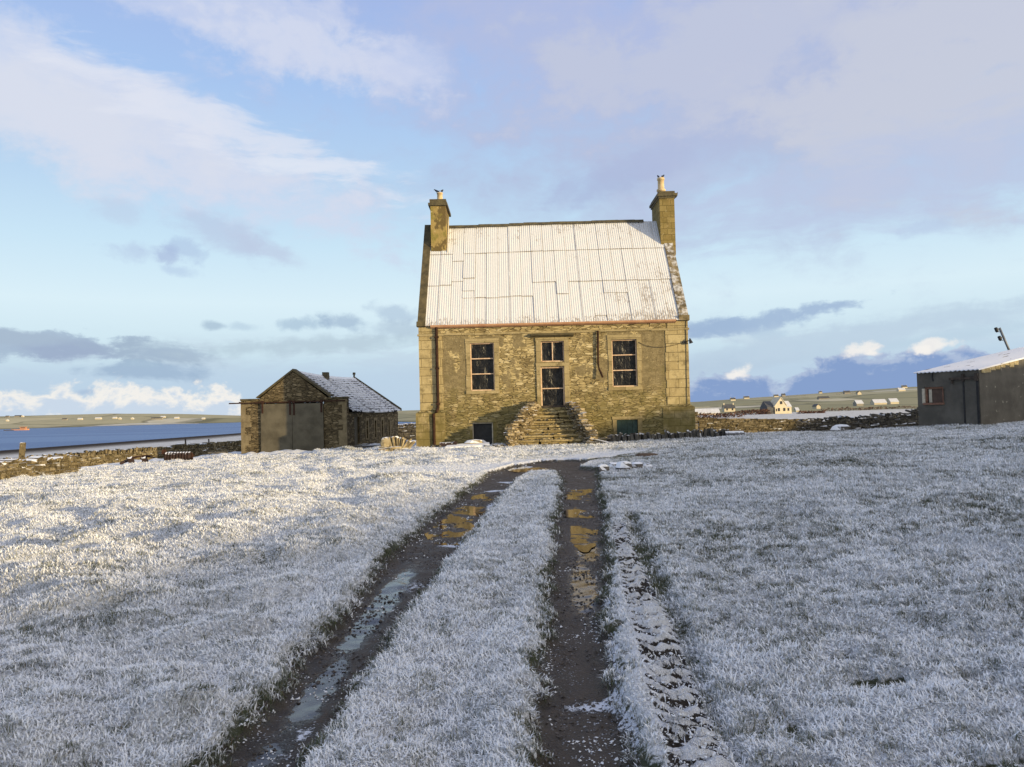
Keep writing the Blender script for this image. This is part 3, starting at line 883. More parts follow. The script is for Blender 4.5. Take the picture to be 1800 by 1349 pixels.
# ------------------------------------------------------------------ the stone house
HY = 38.0
def X_(px, py): return float(P(px, py, HY)[0])
def Z_(px, py): return float(P(px, py, HY)[2])
hxl, hxr = X_(737.5, 650), X_(1210.5, 640)
HC = ((hxl + hxr) / 2, HY, 0.05)
FOOT.append((HC[0], HY + 4.2, (hxr - hxl) / 2 + .2, 4.4, 0))
house = empty('stone_house', HC, label='tall gabled stone house with snowy corrugated roof and stone front steps', cat='house')
def hb(mb, name, mat, parent=house, smooth=False):
    return mb.build(name, M[mat], parent, HC if True else (0, 0, 0), smooth)

Z_EAVE, DEPTH = 5.86, 8.4
RIDGE_Y = HY + DEPTH / 2
TANP = (11.42 - Z_EAVE) / (RIDGE_Y - HY)
ZP = Z_(975, 718.5)                      # top of the plinth
ZS = Z_(975, 584)                        # string course
def slope_z(y): return Z_EAVE + TANP * (y - HY if y < RIDGE_Y else 2 * RIDGE_Y - HY - y)

def rect(pl, pt, pr, pb):
    """opening from its left, top, right, bottom pixels"""
    cx, cy = (pl + pr) / 2, (pt + pb) / 2
    return X_(pl, cy), X_(pr, cy), Z_(cx, pb), Z_(cx, pt)
W_L, W_R = rect(827, 603, 869, 687), rect(1076, 597, 1120, 680)
D_T, D_D = rect(951, 600, 991.5, 636), rect(951, 645, 992.5, 718.5)
B_L, B_R = rect(831, 743, 867, 790), rect(1084, 738, 1121, 782)

def holed(mb, x0, x1, z0, z1, ops, y, depth):
    xs = sorted({x0, x1, *[o[0] for o in ops], *[o[1] for o in ops]})
    zs = sorted({z0, z1, *[o[2] for o in ops], *[o[3] for o in ops]})
    for a, b_ in zip(xs[:-1], xs[1:]):
        for c, d in zip(zs[:-1], zs[1:]):
            mx, mz = (a + b_) / 2, (c + d) / 2
            if any(o[0] < mx < o[1] and o[2] < mz < o[3] for o in ops): continue
            mb.face([(a, y, c), (b_, y, c), (b_, y, d), (a, y, d)])
    for o in ops:
        a, b_, c, d = o
        mb.face([(a, y, c), (a, y + depth, c), (a, y + depth, d), (a, y, d)])
        mb.face([(b_, y, c), (b_, y, d), (b_, y + depth, d), (b_, y + depth, c)])
        mb.face([(a, y, d), (a, y + depth, d), (b_, y + depth, d), (b_, y, d)])
        mb.face([(a, y, c), (b_, y, c), (b_, y + depth, c), (a, y + depth, c)])

w = MB()
opn = [W_L, W_R, D_T, D_D]
holed(w, hxl, hxr, ZP, Z_EAVE + .05, opn, HY, .35)
for x in (hxl, hxr):
    w.face([(x, HY, ZP), (x, HY + DEPTH, ZP), (x, HY + DEPTH, Z_EAVE), (x, RIDGE_Y, slope_z(RIDGE_Y) - .06), (x, HY, Z_EAVE + .05)])
w.face([(hxl, HY + DEPTH, ZP), (hxr, HY + DEPTH, ZP), (hxr, HY + DEPTH, Z_EAVE), (hxl, HY + DEPTH, Z_EAVE)])
w.face([(hxl, HY + .02, Z_EAVE), (hxr, HY + .02, Z_EAVE), (hxr, HY + DEPTH, Z_EAVE), (hxl, HY + DEPTH, Z_EAVE)])   # ceiling keeps light out
w.face([(hxl + .01, HY + 1.2, ZP), (hxr - .01, HY + 1.2, ZP), (hxr - .01, HY + 1.2, Z_EAVE), (hxl + .01, HY + 1.2, Z_EAVE)])
hb(w, 'wall', 'rubble')

PY = HY - .11
px0, px1 = X_(732.5, 760), X_(1221, 750)
w = MB()
ops = [(B_L[0], B_L[1], -.9, B_L[3]), (B_R[0], B_R[1], -.9, B_R[3])]
holed(w, px0, px1, -1.0, ZP - .06, ops, PY, .3)
for x, s in ((px0, -1), (px1, 1)):
    w.face([(x, PY, -1), (x, HY + DEPTH + .1, -1), (x, HY + DEPTH + .1, ZP - .06), (x, PY, ZP - .06)])
# weathered slope on top of the plinth
w.face([(px0, PY, ZP - .06), (px1, PY, ZP - .06), (hxr, HY - .002, ZP + .05), (hxl, HY - .002, ZP + .05)])
w.face([(px0, PY, ZP - .06), (hxl, HY - .002, ZP + .05), (hxl, HY + DEPTH, ZP + .05), (px0, HY + DEPTH, ZP - .06)])
w.face([(px1, PY, ZP - .06), (px1, HY + DEPTH, ZP - .06), (hxr, HY + DEPTH, ZP + .05), (hxr, HY - .002, ZP + .05)])
w.face([(px0 + .3, PY + .3, -1), (px1 - .3, PY + .3, -1), (px1 - .3, PY + .3, ZP - .1), (px0 + .3, PY + .3, ZP - .1)])
hb(w, 'plinth', 'rubble')

# dressed corner strips, in blocks with open joints
def corner_strip(x0, x1, z0, z1, y, side, mat, seed):
    mb = MB(seed); z = z0; k = 0
    rg = random.Random(seed)
    while z < z1 - .05:
        h = min(rg.uniform(.34, .50), z1 - z)
        if z1 - z - h < .15: h = z1 - z
        o = rg.uniform(-.006, .006)
        cut = rg.random() < .45
        a, b_ = x0, x1
        inner = rg.uniform(-.05, .02)
        if side < 0: b_ = x1 + inner
        else: a = x0 - inner
        if cut:
            m_ = a + (b_ - a) * rg.uniform(.35, .65)
            mb.box(a, m_ - .002, y - .03 + o, y + .05, z + .002, z + h - .002, .004)
            mb.box(m_ + .002, b_, y - .03 - o, y + .05, z + .002, z + h - .002, .004)
        else:
            mb.box(a, b_, y - .03 + o, y + .05, z + .002, z + h - .002, .004)
        z += h
    return hb(mb, 'corner_stone', mat)
xq = X_(779, 650)
corner_strip(hxl - .012, xq, ZP + .06, ZS - .05, HY, -1, 'ashlar', 3)
corner_strip(X_(1170, 650), hxr + .012, ZP + .06, ZS - .05, HY, 1, 'ashlar', 4)
corner_strip(px0 - .012, X_(783, 760), -1.0, ZP - .07, PY, -1, 'plinth', 5)
corner_strip(X_(1165, 750), px1 + .012, -1.0, ZP - .07, PY, 1, 'plinth', 6)
corner_strip(hxl - .012, xq - .2, ZS + .06, Z_EAVE - .06, HY, -1, 'ashlar', 7)
corner_strip(X_(1172, 565), hxr + .012, ZS + .06, Z_EAVE - .02, HY, 1, 'ashlar', 8)

mb = MB(9)
x = hxl - .07
while x < hxr + .07:                       # string course in lengths that have slipped a little
    l = min(mb.rng.uniform(.9, 1.7), hxr + .07 - x)
    dz = mb.rng.uniform(-.012, .012)
    mb.box(x + .004, x + l - .004, HY - .07, HY + .02, ZS - .045 + dz, ZS + .05 + dz, .004)
    x += l
hb(mb, 'string_course', 'margin')

# window and door margins
def margin(o, jamb, head, sill, name, y=HY, mat='margin', proud=.028):
    mb = MB(11)
    a, b_, c, d = o
    n = 3
    for k in range(n):
        z0 = c - (sill if False else 0) + (d - c) * k / n; z1 = c + (d - c) * (k + 1) / n
        for x0, x1 in ((a - jamb, a - .002), (b_ + .002, b_ + jamb)):
            ex = mb.rng.uniform(-.02, .05)
            if x0 < a - .01: x0 -= ex
            else: x1 += ex
            mb.box(x0, x1, y - proud, y + .12, z0 + .003, z1 - .003, .003)
    mb.box(a - jamb - .03, b_ + jamb + .03, y - proud - .003, y + .12, d + .003, d + head, .003)
    if sill: mb.box(a - jamb - .02, b_ + jamb + .02, y - proud - .035, y + .15, c - sill, c - .003, .003)
    return hb(mb, name, mat)
margin(W_L, .21, .20, .15, 'window_surround')
margin(W_R, .19, .22, .16, 'window_surround')
margin(B_R, .18, .15, 0, 'window_surround', PY)
margin(B_L, .14, .13, 0, 'window_surround', PY, 'plinth', .012)
mb = MB(12)
ax, bx = X_(943, 650), X_(1000.5, 650)
dz0 = ZP - .35
mb.box(ax, D_D[0] - .002, HY - .06, HY + .12, dz0, D_D[3] + .02, .004); mb.box(D_D[1] + .002, bx, HY - .06, HY + .12, dz0, D_D[3] + .02, .004)
mb.box(ax, D_T[0] - .002, HY - .058, HY + .12, D_T[2] - .02, D_T[3], .004); mb.box(D_T[1] + .002, bx, HY - .058, HY + .12, D_T[2] - .02, D_T[3], .004)
mb.box(ax - .02, bx + .02, HY - .064, HY + .12, D_D[3] + .022, D_T[2] - .022, .003)
mb.box(ax - .02, bx + .02, HY - .064, HY + .12, D_T[3] + .003, D_T[3] + .17, .003)
hb(mb, 'door_surround', 'margin')
mb = MB(13)
zc = Z_(970, 593)
mb.prism([(HY - .03, zc), (HY - .12, zc + .05), (HY - .21, zc + .09), (HY - .21, zc + .13), (HY, zc + .21)], 'x', X_(932, 590), X_(1008, 590))
hb(mb, 'cornice', 'coping_l')

# sash windows boarded inside with black sheeting
def sash(o, bars_z, vbars, name, wd=.047, y=HY + .10, mat='frame_wood', label=None):
    a, b_, c, d = o
    mb = MB(15)
    mb.box(a, a + wd, y, y + .08, c, d, .003); mb.box(b_ - wd, b_, y, y + .08, c, d, .003)
    mb.box(a + wd, b_ - wd, y + .003, y + .08, d - wd, d, .003); mb.box(a + wd, b_ - wd, y - .02, y + .08, c, c + wd * 1.1, .003)
    for z in bars_z: mb.box(a + wd, b_ - wd, y + .006, y + .07, z - .024, z + .024, .003)
    for x in vbars: mb.box(x - .022, x + .022, y + .007, y + .07, c + wd * 1.1, d - wd, .003)
    fr = hb(mb, name, mat)
    if label: fr['label'] = label
    zs = [c + wd] + list(bars_z) + [d - wd]
    xs = [a + wd] + list(vbars) + [b_ - wd]
    rg = np.random.default_rng(int(abs(a) * 100) + 5)
    for z0, z1 in zip(zs[:-1], zs[1:]):
        for x0, x1 in zip(xs[:-1], xs[1:]):
            # billowing sheet
            n1_, n2_ = 15, 15
            U_, V_ = np.meshgrid(np.linspace(0, 1, n1_), np.linspace(0, 1, n2_))
            s = rg.random() * 50
            bl = (fbm(U_ * 3 + V_ * 1.5 + s, V_ * 2 + s, 3, 3) - .5) * .10 * np.sin(np.pi * U_) ** .5 + .02
            pm = MB()
            vs = [(x0 + (x1 - x0) * U_[j, i], y + .075 + bl[j, i], z0 + (z1 - z0) * V_[j, i]) for j in range(n2_) for i in range(n1_)]
            fsx = [(j * n1_ + i, j * n1_ + i + 1, (j + 1) * n1_ + i + 1, (j + 1) * n1_ + i) for j in range(n2_ - 1) for i in range(n1_ - 1)]
            pm.poly(vs, fsx)
            hb(pm, 'pane', 'plastic', fr, True)
    return fr
sash(W_L, [Z_(848, 630.5), Z_(848, 657.5)], [], 'window')
sash(W_R, [Z_(1098, 624), Z_(1098, 651)], [], 'window')
sash(D_T, [], [X_(971.3, 618)], 'transom_window')
sash(D_D, [Z_(972, 683)], [], 'door', .06)
mb = MB(); mb.box(D_D[0] + .01, D_D[1] - .01, HY + .02, HY + .09, D_D[2], D_D[2] + .14, .003); hb(mb, 'door_sill', 'dark_wood')
# basement openings
bl = (B_L[0], B_L[1], -.5, B_L[3])
mb = MB()
mb.box(bl[0], bl[0] + .04, PY + .07, PY + .13, bl[2], bl[3]); mb.box(bl[1] - .05, bl[1], PY + .07, PY + .13, bl[2], bl[3]); mb.box(bl[0] + .04, bl[1] - .05, PY + .073, PY + .13, bl[3] - .05, bl[3])
fr = hb(mb, 'basement_window', 'frame_pale'); fr['label'] = 'dark open basement window with a pale frame'
mb = MB(); mb.box(bl[0] + .04, bl[1] - .05, PY + .2, PY + .22, bl[2], bl[3] - .05); hb(mb, 'pane', 'black', fr)  # black sheet stands for the dark inside of the open window
br = (B_R[0], B_R[1], -.5, B_R[3])
mb = MB(21)
n = 4
for k in range(n):
    x0 = br[0] + (br[1] - br[0]) * k / n; x1 = br[0] + (br[1] - br[0]) * (k + 1) / n
    mb.box(x0 + .006, x1 - .006, PY + .06 + mb.rng.uniform(0, .012), PY + .11, br[2], br[3] - .07)
mb.box(br[0], br[1], PY + .05, PY + .12, br[3] - .065, br[3] - .002)
fr = hb(mb, 'basement_window', 'green_board'); fr['label'] = 'basement window boarded with dark green planks'

# roof: every corrugated sheet a wavy strip, lapping the one below
rx0, rx1 = X_(748, 565), X_(1196, 555)
COSP = 1 / math.sqrt(1 + TANP * TANP); SINP = TANP * COSP
SL = (RIDGE_Y - (HY - .16)) / COSP
def rp(x, s, nrm):
    y = HY - .16 + s * COSP; z = Z_EAVE - .16 * TANP + .10 + s * SINP
    sag = -.10 * math.exp(-((x - HC[0] + 5.5) / 4) ** 2) * (s / SL)
    return (x, y - nrm * SINP, z + nrm * COSP + sag)
rows_y = [HY - .16, 39.52, 40.91, RIDGE_Y]
rs = [(y - (HY - .16)) / COSP for y in rows_y]
mb = MB(31); rg = mb.rng
ncol = 21
cw = (rx1 - rx0) / ncol
PER = .108
for c_ in range(ncol):
    xa, xb = rx0 + c_ * cw, rx0 + (c_ + 1) * cw
    segs = list(rs)
    if c_ in (4, 5, 6): segs[1] -= .95 if c_ != 5 else 1.0
    elif c_ in (7, 8, 11): segs[1] -= rg.uniform(.85, .95)
    elif c_ in (3,): segs = [0, rs[1] - .95, rs[1] - .45, rs[1] + .45, rs[2], rs[3]]
    elif c_ == 2: segs = [0, rs[1] + .25, rs[2] - .55, rs[3]]
    elif c_ == 14: segs = [0, .42, rs[1], rs[2], rs[3]]
    elif c_ in (15, 16): segs = [0, rs[1] - .85, rs[1], rs[2], rs[3]]
    else: segs[1] += rg.uniform(-.03, .03)
    for k, (s0, s1) in enumerate(zip(segs[:-1], segs[1:])):
        off = .012 * (c_ % 2) + rg.uniform(0, .006)
        lift = .020 + rg.uniform(0, .012)          # lower end rides over the sheet beneath
        top = s1 + (.10 if k < len(segs) - 2 else 0)
        nu = int(round((xb - xa + .03) / PER)) * 4
        tw = rg.uniform(-.01, .01)
        skx = rg.uniform(-.015, .015)
        verts, faces, uvs = [], [], []
        for j, (s, v_) in enumerate(((s0, 0.0), ((s0 + top) / 2, .5), (top, 1.0))):
            for i in range(nu + 1):
                x = xa - .012 + (xb - xa + .03) * i / nu + skx * v_
                h = .007 * math.cos(2 * math.pi * (x - rx0) / PER) + off + lift * (1 - v_) + tw * (i / nu)
                verts.append(rp(x, s, h)); uvs.append((i / nu, v_))
        for j in range(2):
            for i in range(nu):
                q = (j * (nu + 1) + i, j * (nu + 1) + i + 1, (j + 1) * (nu + 1) + i + 1, (j + 1) * (nu + 1) + i)
                mb.face([verts[t_] for t_ in q], [uvs[t_] for t_ in q])
# the slope behind
mb.face([(rx0, RIDGE_Y, slope_z(RIDGE_Y) + .02), (rx1, RIDGE_Y, slope_z(RIDGE_Y) + .02), (rx1, HY + DEPTH + .1, Z_EAVE - .1), (rx0, HY + DEPTH + .1, Z_EAVE - .1)])
# flashing up the left stack
roof = hb(mb, 'roof', 'roof')
mb = MB(33)
zr = slope_z(RIDGE_Y) + .20
x = rx0 + .9
while x < rx1 - .9:
    l = min(mb.rng.uniform(.5, .9), rx1 - .9 - x); dz = mb.rng.uniform(-.015, .015) - .08 * math.exp(-((x - HC[0] + 5.5) / 4) ** 2)
    mb.prism([(RIDGE_Y - .12, zr - .14 + dz), (RIDGE_Y, zr + .02 + dz), (RIDGE_Y + .12, zr - .14 + dz), (RIDGE_Y, zr - .05 + dz)], 'x', x, x + l - .004)
    x += l
hb(mb, 'ridge_cap', 'dark_stone', roof)
mb = MB(34)
mb.prism([(40.95, slope_z(40.95) + .05), (40.95, slope_z(40.95) + .16), (RIDGE_Y, slope_z(RIDGE_Y) + .45), (RIDGE_Y, slope_z(RIDGE_Y) + .05)], 'x', hxl + 1.19, hxl + 1.23)
hb(mb, 'flashing', 'frame_pale', roof)

# gable copings
def skew(x0, x1, mat, seed):
    mb = MB(seed); y = HY - .06; 
    while y < RIDGE_Y - .05:
        l = min(mb.rng.uniform(.5, .8), RIDGE_Y - y)
        o = mb.rng.uniform(-.008, .012)
        za, zb = slope_z(y) - .06, slope_z(y + l - .005) - .06
        mb.prism([(y, za), (y + l - .006, zb), (y + l - .006, zb + .27 + o), (y, za + .27 + o)], 'x', x0, x1)
        y += l
    y1 = HY + DEPTH
    mb.prism([(RIDGE_Y, slope_z(RIDGE_Y)), (y1, Z_EAVE), (y1, Z_EAVE + .2), (RIDGE_Y, slope_z(RIDGE_Y) + .2)], 'x', x0, x1)
    # kneeler at the foot
    mb.box(x0 - .04, x1 + .02, HY - .16, HY + .2, Z_EAVE - .10, Z_EAVE + .14, .008)
    return hb(mb, 'gable_coping', mat)
skew(hxl - .05, hxl + .31, 'coping_l', 41)
skew(hxr - .38, hxr + .06, 'skew_snow', 42)

# chimneys
CY0, CY1 = 41.05, 43.35
def chimney(pxl, pxr, pyt, py_cap, mat, seed, pots):
    x0, x1 = float(P(pxl, 390, CY0)[0]), float(P(pxr, 390, CY0)[0])
    zt = float(P((pxl + pxr) / 2, py_cap, CY0)[2])
    mb = MB(seed); mb.box(x0, x1, CY0, CY1, slope_z(CY0) - .4, zt, .006)
    ch = hb(mb, 'chimney', mat)
    return ch, x0, x1, zt
ch, x0, x1, zt = chimney(757, 783.5, 345, 362, 'worn_render', 51, 1)
mb = MB(52)
mb.box(x0 - .11, x1 + .11, CY0 - .12, CY1 + .12, zt, zt + .14, .008)
mb.box(x0 - .04, x1 + .04, CY0 - .04, CY1 + .05, zt + .142, zt + .34, .008)
hb(mb, 'chimney_cap', 'dark_stone', ch)
mb = MB(53)
cxp, cyp = x0 + .42, 42.0
mb.tube([(cxp, cyp, zt + .33), (cxp, cyp, zt + .50), (cxp, cyp, zt + .52), (cxp, cyp, zt + .86), (cxp, cyp, zt + .87), (cxp, cyp, zt + .93)], [.27, .17, .15, .14, .165, .16], 14)
hb(mb, 'chimney_pot', 'pot', ch, True)
POT_L = (cxp, cyp, zt + .93)
ch, x0, x1, zt = chimney(1160.5, 1186.5, 340, 349, 'chimney', 54, 1)
mb = MB(55)
mb.box(x0 - .05, x1 + .05, CY0 - .05, CY1 + .05, zt, zt + .10, .006)
mb.box(x0 - .11, x1 + .11, CY0 - .12, CY1 + .12, zt + .102, zt + .24, .008)
mb.box(x0 - .04, x1 + .03, CY0 - .04, CY1 + .04, zt + .242, zt + .37, .008)
mb.prism([(x1 + .08, zt + .12), (x1 + .22, zt + .36), (x1 + .19, zt + .14)], 'y', CY0 + .1, CY0 + .5)
hb(mb, 'chimney_cap', 'dark_stone', ch)
mb = MB(56)
cxp, cyp = x0 + .28, 42.0
mb.tube([(cxp, cyp, zt + .30), (cxp, cyp, zt + .62), (cxp, cyp, zt + .63), (cxp, cyp, zt + .72), (cxp, cyp, zt + .73), (cxp, cyp, zt + 1.22), (cxp, cyp, zt + 1.23), (cxp, cyp, zt + 1.34)],
        [.215, .20, .235, .235, .175, .165, .20, .19], 16)
hb(mb, 'chimney_pot', 'pot', ch, True)
POT_R = (cxp, cyp, zt + 1.34)

# gutter, pipes, lamp, cable
mb = MB(61)
ga, gb_ = X_(757, 571), X_(1187, 561)
mb.prism([(HY - .19, Z_EAVE - .14), (HY - .10, Z_EAVE - .20), (HY - .01, Z_EAVE - .20), (HY - .01, Z_EAVE - .06), (HY - .20, Z_EAVE - .06)], 'x', ga, gb_)
hb(mb, 'gutter', 'gutter')
mb = MB(62)
xp = X_(769, 650); xq2 = X_(763.5, 755)
mb.tube([(xp, HY - .10, Z_EAVE - .15), (xp, HY - .12, Z_EAVE - .45), (xp, HY - .12, ZP + .15), ], .072, 10)
mb.tube([(xp, HY - .12, ZP + .18), (xp - .06, HY - .19, ZP - .02), (xq2, HY - .20, ZP - .12), (xq2, HY - .20, -.2)], .072, 10)
for z in (Z_EAVE - .62, ZS - 1.6, ZP + .35): mb.box(xp - .10, xp + .10, HY - .2, HY - .02, z - .04, z + .04)
hb(mb, 'downpipe', 'rust_pipe')
mb = MB(63)
mb.tube([(X_(1050.5, 582), HY - .10, Z_(1050, 582)), (X_(1051, 641), HY - .10, Z_(1051, 641))], .05, 8)
mb.tube([(X_(1051, 641), HY - .10, Z_(1051, 641)), (X_(1053, 650), HY - .14, Z_(1053, 650)), (X_(1058.5, 664), HY - .26, Z_(1058, 664))], .048, 8)
o = hb(mb, 'downpipe', 'rust_pipe'); o['label'] = 'broken rusty downpipe hanging with its foot bent out'
mb = MB(64)
lx, lz = X_(1203, 602), Z_(1203, 602)
mb.box(lx - .10, lx + .02, HY - .10, HY + .0, lz - .06, lz + .06)
mb.tube([(lx, HY - .08, lz), (lx + .10, HY - .14, lz + .04), (lx + .22, HY - .18, lz + .06)], .022, 6)
mb.tube([(lx + .22, HY - .18, lz + .16), (lx + .24, HY - .20, lz + .06), (lx + .27, HY - .22, lz - .06)], [.03, .06, .10], 10)
hb(mb, 'lamp', 'black')
mb = MB(65)
pts = []
for k in range(13):
    t = k / 12
    pts.append((X_(1122, 600) + (lx - X_(1122, 600)) * t, HY - .05, Z_(1122, 602) + (lz - Z_(1122, 602)) * t - .24 * math.sin(math.pi * t ** .8)))
mb.tube(pts, .011, 5)
mb.tube([(X_(1205, 560), HY - .05, Z_(1205, 556)), (X_(1205.3, 600), HY - .05, lz), (X_(1207.5, 714), HY - .05, ZP)], .014, 5)
hb(mb, 'cable', 'wire')

# front steps between tumbled cheek walls
mb = MB(71)
zt_ = Z_(972, 719); NST = 8; zb_ = -.15
st = hb
y = HY - .10
levels = []
FL_D = [0, .2, 1.28, 1.6, 2.0, 2.3]; FL_L = [.88, .90, 1.50, 1.92, 2.15, 2.2]; FL_R = [.84, .86, 1.26, 1.50, 1.72, 1.75]
TOP_D = [0, .5, .75, 1.28, 1.45, 1.95, 2.2]; TOP_Z = [2.02, 2.0, 1.86, 1.60, 1.24, .68, .45]
run0 = .40
for k in range(NST):
    z = zt_ - .10 - (zt_ - .02) * k / NST
    yo = y - run0 - k * .21
    hw0 = (float(np.interp(run0 + k * .21, FL_D, FL_L)) - .03, float(np.interp(run0 + k * .21, FL_D, FL_R)) - .03)
    levels.append((z, yo, hw0))
scx = X_(971, 745)
for k, (z, yo, hw0) in enumerate(levels):
    x = scx - hw0[0]
    zn = levels[k + 1][0] if k + 1 < len(levels) else zb_
    while x < scx + hw0[1] - .05:            # each step is a row of slabs, some slipped
        l = min(mb.rng.uniform(.9, 1.9), scx + hw0[1] - x)
        if scx + hw0[1] - x - l < .45: l = scx + hw0[1] - x
        dy, dz = mb.rng.uniform(-.04, .05), mb.rng.uniform(-.035, .012)
        mb.box(x + .006, x + l - .006, yo + dy, PY + .05, z - .085 + dz, z + dz, .006)
        xx = x + .05
        while xx < x + l - .06:           # rubble riser below the slab
            l2 = min(mb.rng.uniform(.4, .9), x + l - .05 - xx)
            mb.box(xx, xx + l2 - .008, yo + .11 + dy + mb.rng.uniform(0, .03), PY + .06, zn - .02, z - .088 + dz, .006)
            xx += l2
        x += l
mb.box(scx - 1.0, scx + .95, levels[-1][1] - .28, levels[-1][1] + .1, -.15, .12, .02)
mb.box(scx - 2.5, scx + .1, levels[-1][1] - .06, levels[-1][1] + .3, -.15, .10, .02)
for k in range(120):                        # crumbled stone and snow on the treads
    kk = mb.rng.randint(2, NST - 1); z, yo, hw0 = levels[kk]
    s = mb.rng.uniform(.02, .06)
    mb.obox((scx + mb.rng.gauss(.0, .45) * hw0[1], yo + mb.rng.uniform(-.02, .15), z + s * .5), (s * 1.6, s, s * .5), (0, 0, mb.rng.uniform(0, 3)), .3)
steps = hb(mb, 'front_steps', 'steps')
for side in (-1, 1):
    mb = MB(73 + side); rg = mb.rng
    for k in range(150):
        t = k / 149.0
        d = .02 + t * 2.0
        top = float(np.interp(d, TOP_D, TOP_Z)) - (.07 if side > 0 else 0) + rg.uniform(-.05, .05)
        xc = scx + side * (float(np.interp(d, FL_D, FL_L if side < 0 else FL_R)) - .03)
        z = zb_
        yy = HY - .12 - d
        if k % 8: continue
        while z < top - .03:
            h = rg.uniform(.02, .05)
            wl = rg.uniform(.07, .13) * (1.35 if z > top - .30 else 1.0)
            mb.obox((xc + rg.uniform(-.09, .09), yy + rg.uniform(-.05, .05), z + h), (wl, rg.uniform(.12, .22), h), (rg.uniform(-.10, .10), rg.uniform(-.16, .16) - side * .08, rg.uniform(-.7, .7)), .22)
            z += h * 1.9
    hb(mb, 'cheek_wall', 'cheek', steps)
# ------------------------------------------------------------------ birds on the pots
def bird(x, y, z, az, label, tail_up=.25, s=1.0):
    root = empty('bird', (x, y, z), az, label=label, cat='bird', group='black birds on the chimneys')
    spine = [(-.23, .01 + tail_up * .10, .012), (-.17, .035 + tail_up * .04, .022), (-.10, .065, .045), (-.02, .09, .062), (.06, .125, .058), (.105, .165, .040),
             (.13, .195, .036), (.165, .20, .030), (.19, .195, .012), (.235, .185, .003)]
    mb = MB()
    n = 10; verts = []; faces = []
    for k, (a, h, r_) in enumerate(spine):
        w = r_ * (1.0 if k > 1 else 1.6)
        for i in range(n):
            t = 2 * math.pi * i / n
            verts.append((a * s - math.sin(t) * r_ * .35 * s, math.cos(t) * w * s, (h + math.sin(t) * r_ + .03) * s))
    for k in range(len(spine) - 1):
        for i in range(n):
            j = (i + 1) % n
            faces.append((k * n + i, k * n + j, (k + 1) * n + j, (k + 1) * n + i))
    faces += [tuple(range(n))[::-1], tuple((len(spine) - 1) * n + i for i in range(n))]
    mb.poly(verts, faces); mb.build('body', M['bird'], root, smooth=True)
    for sgn in (-1, 1):
        mb = MB(); mb.tube([(.0, sgn * .025 * s, .07 * s), (.01, sgn * .028 * s, .0)], .007 * s, 5); mb.build('leg', M['bird'], root)
        mb = MB()
        mb.poly([(.07 * s, sgn * .055 * s, .17 * s), (-.02 * s, sgn * .075 * s, .15 * s), (-.20 * s, sgn * .03 * s, .06 * s), (-.02 * s, sgn * .062 * s, .08 * s)], [(0, 1, 2, 3)])
        mb.build('wing', M['bird'], root)
bird(POT_L[0] - .16, POT_L[1], POT_L[2], R(165), 'black bird facing outward at the outer side of the short pot', .9, .8)
bird(POT_L[0] + .12, POT_L[1], POT_L[2], R(70), 'black bird with head up at the inner side of the short pot', .2, .8)
bird(POT_R[0] - .13, POT_R[1], POT_R[2], R(100), 'black bird hunched at the inner side of the tall pot', .2, .72)
bird(POT_R[0] + .12, POT_R[1], POT_R[2], R(50), 'black bird upright at the outer side of the tall pot', .6, .78)

# ------------------------------------------------------------------ stone byre with sliding doors
BA = R(-6.8); BO = (-14.75, 43.65, -.45); BW, BL = 5.9, 10.6
def on(o, x, y):
    return o[0][0] + x * math.cos(o[1]) - y * math.sin(o[1]), o[0][1] + x * math.sin(o[1]) + y * math.cos(o[1])
cxy = on((BO, BA), BW / 2, BL / 2)
FOOT.append((cxy[0], cxy[1], BW / 2 + .1, BL / 2 + .1, BA))
byre = empty('stone_byre', BO, BA, label='low stone outbuilding with grey sliding doors and snowy slate roof', cat='outbuilding')
AP, AZ, SLP = 2.97, 4.55, .71
def bz(x): return AZ - SLP * abs(x - AP)
mb = MB(81)
TH_ = .45
mb.prism([(0, -.6), (1.12, -.6), (1.12, 2.93), (4.66, 2.93), (4.66, -.6), (BW, -.6), (BW, 3.0), (4.96, 3.0), (AP, AZ), (.93, 3.02), (0, 3.02)], 'y', 0, TH_)
ze = 2.25
mb.prism([(0, -.6), (BW, -.6), (BW, ze), (AP, AZ - .15), (0, ze)], 'y', BL - .4, BL)
mb.box(0, .4, TH_, BL - .4, -.6, ze)
# yard-side wall with a doorway and four slits
ops = [(1.35, 2.25, -.6, 2.0), (3.55, 3.85, .75, 1.75), (5.2, 5.5, .75, 1.75), (6.7, 7.0, .75, 1.75), (8.2, 8.5, .75, 1.75)]
ys = sorted({TH_, BL - .4, *[o[0] for o in ops], *[o[1] for o in ops]}); zs = sorted({-.6, ze, *[o[2] for o in ops], *[o[3] for o in ops]})
for a, b_ in zip(ys[:-1], ys[1:]):
    for c, d in zip(zs[:-1], zs[1:]):
        my, mz = (a + b_) / 2, (c + d) / 2
        if not any(o[0] < my < o[1] and o[2] < mz < o[3] for o in ops):
            mb.face([(BW, a, c), (BW, b_, c), (BW, b_, d), (BW, a, d)])
for a, b_, c, d in ops:
    mb.face([(BW, a, c), (BW - .4, a, c), (BW - .4, a, d), (BW, a, d)]); mb.face([(BW, b_, c), (BW, b_, d), (BW - .4, b_, d), (BW - .4, b_, c)])
    mb.face([(BW, a, d), (BW - .4, a, d), (BW - .4, b_, d), (BW, b_, d)]); mb.face([(BW, a, c), (BW, b_, c), (BW - .4, b_, c), (BW - .4, a, c)])
mb.face([(BW - .41, TH_, -.6), (BW - .41, BL - .4, -.6), (BW - .41, BL - .4, ze), (BW - .41, TH_, ze)])
mb.build('wall', M['byre_wall'], byre)
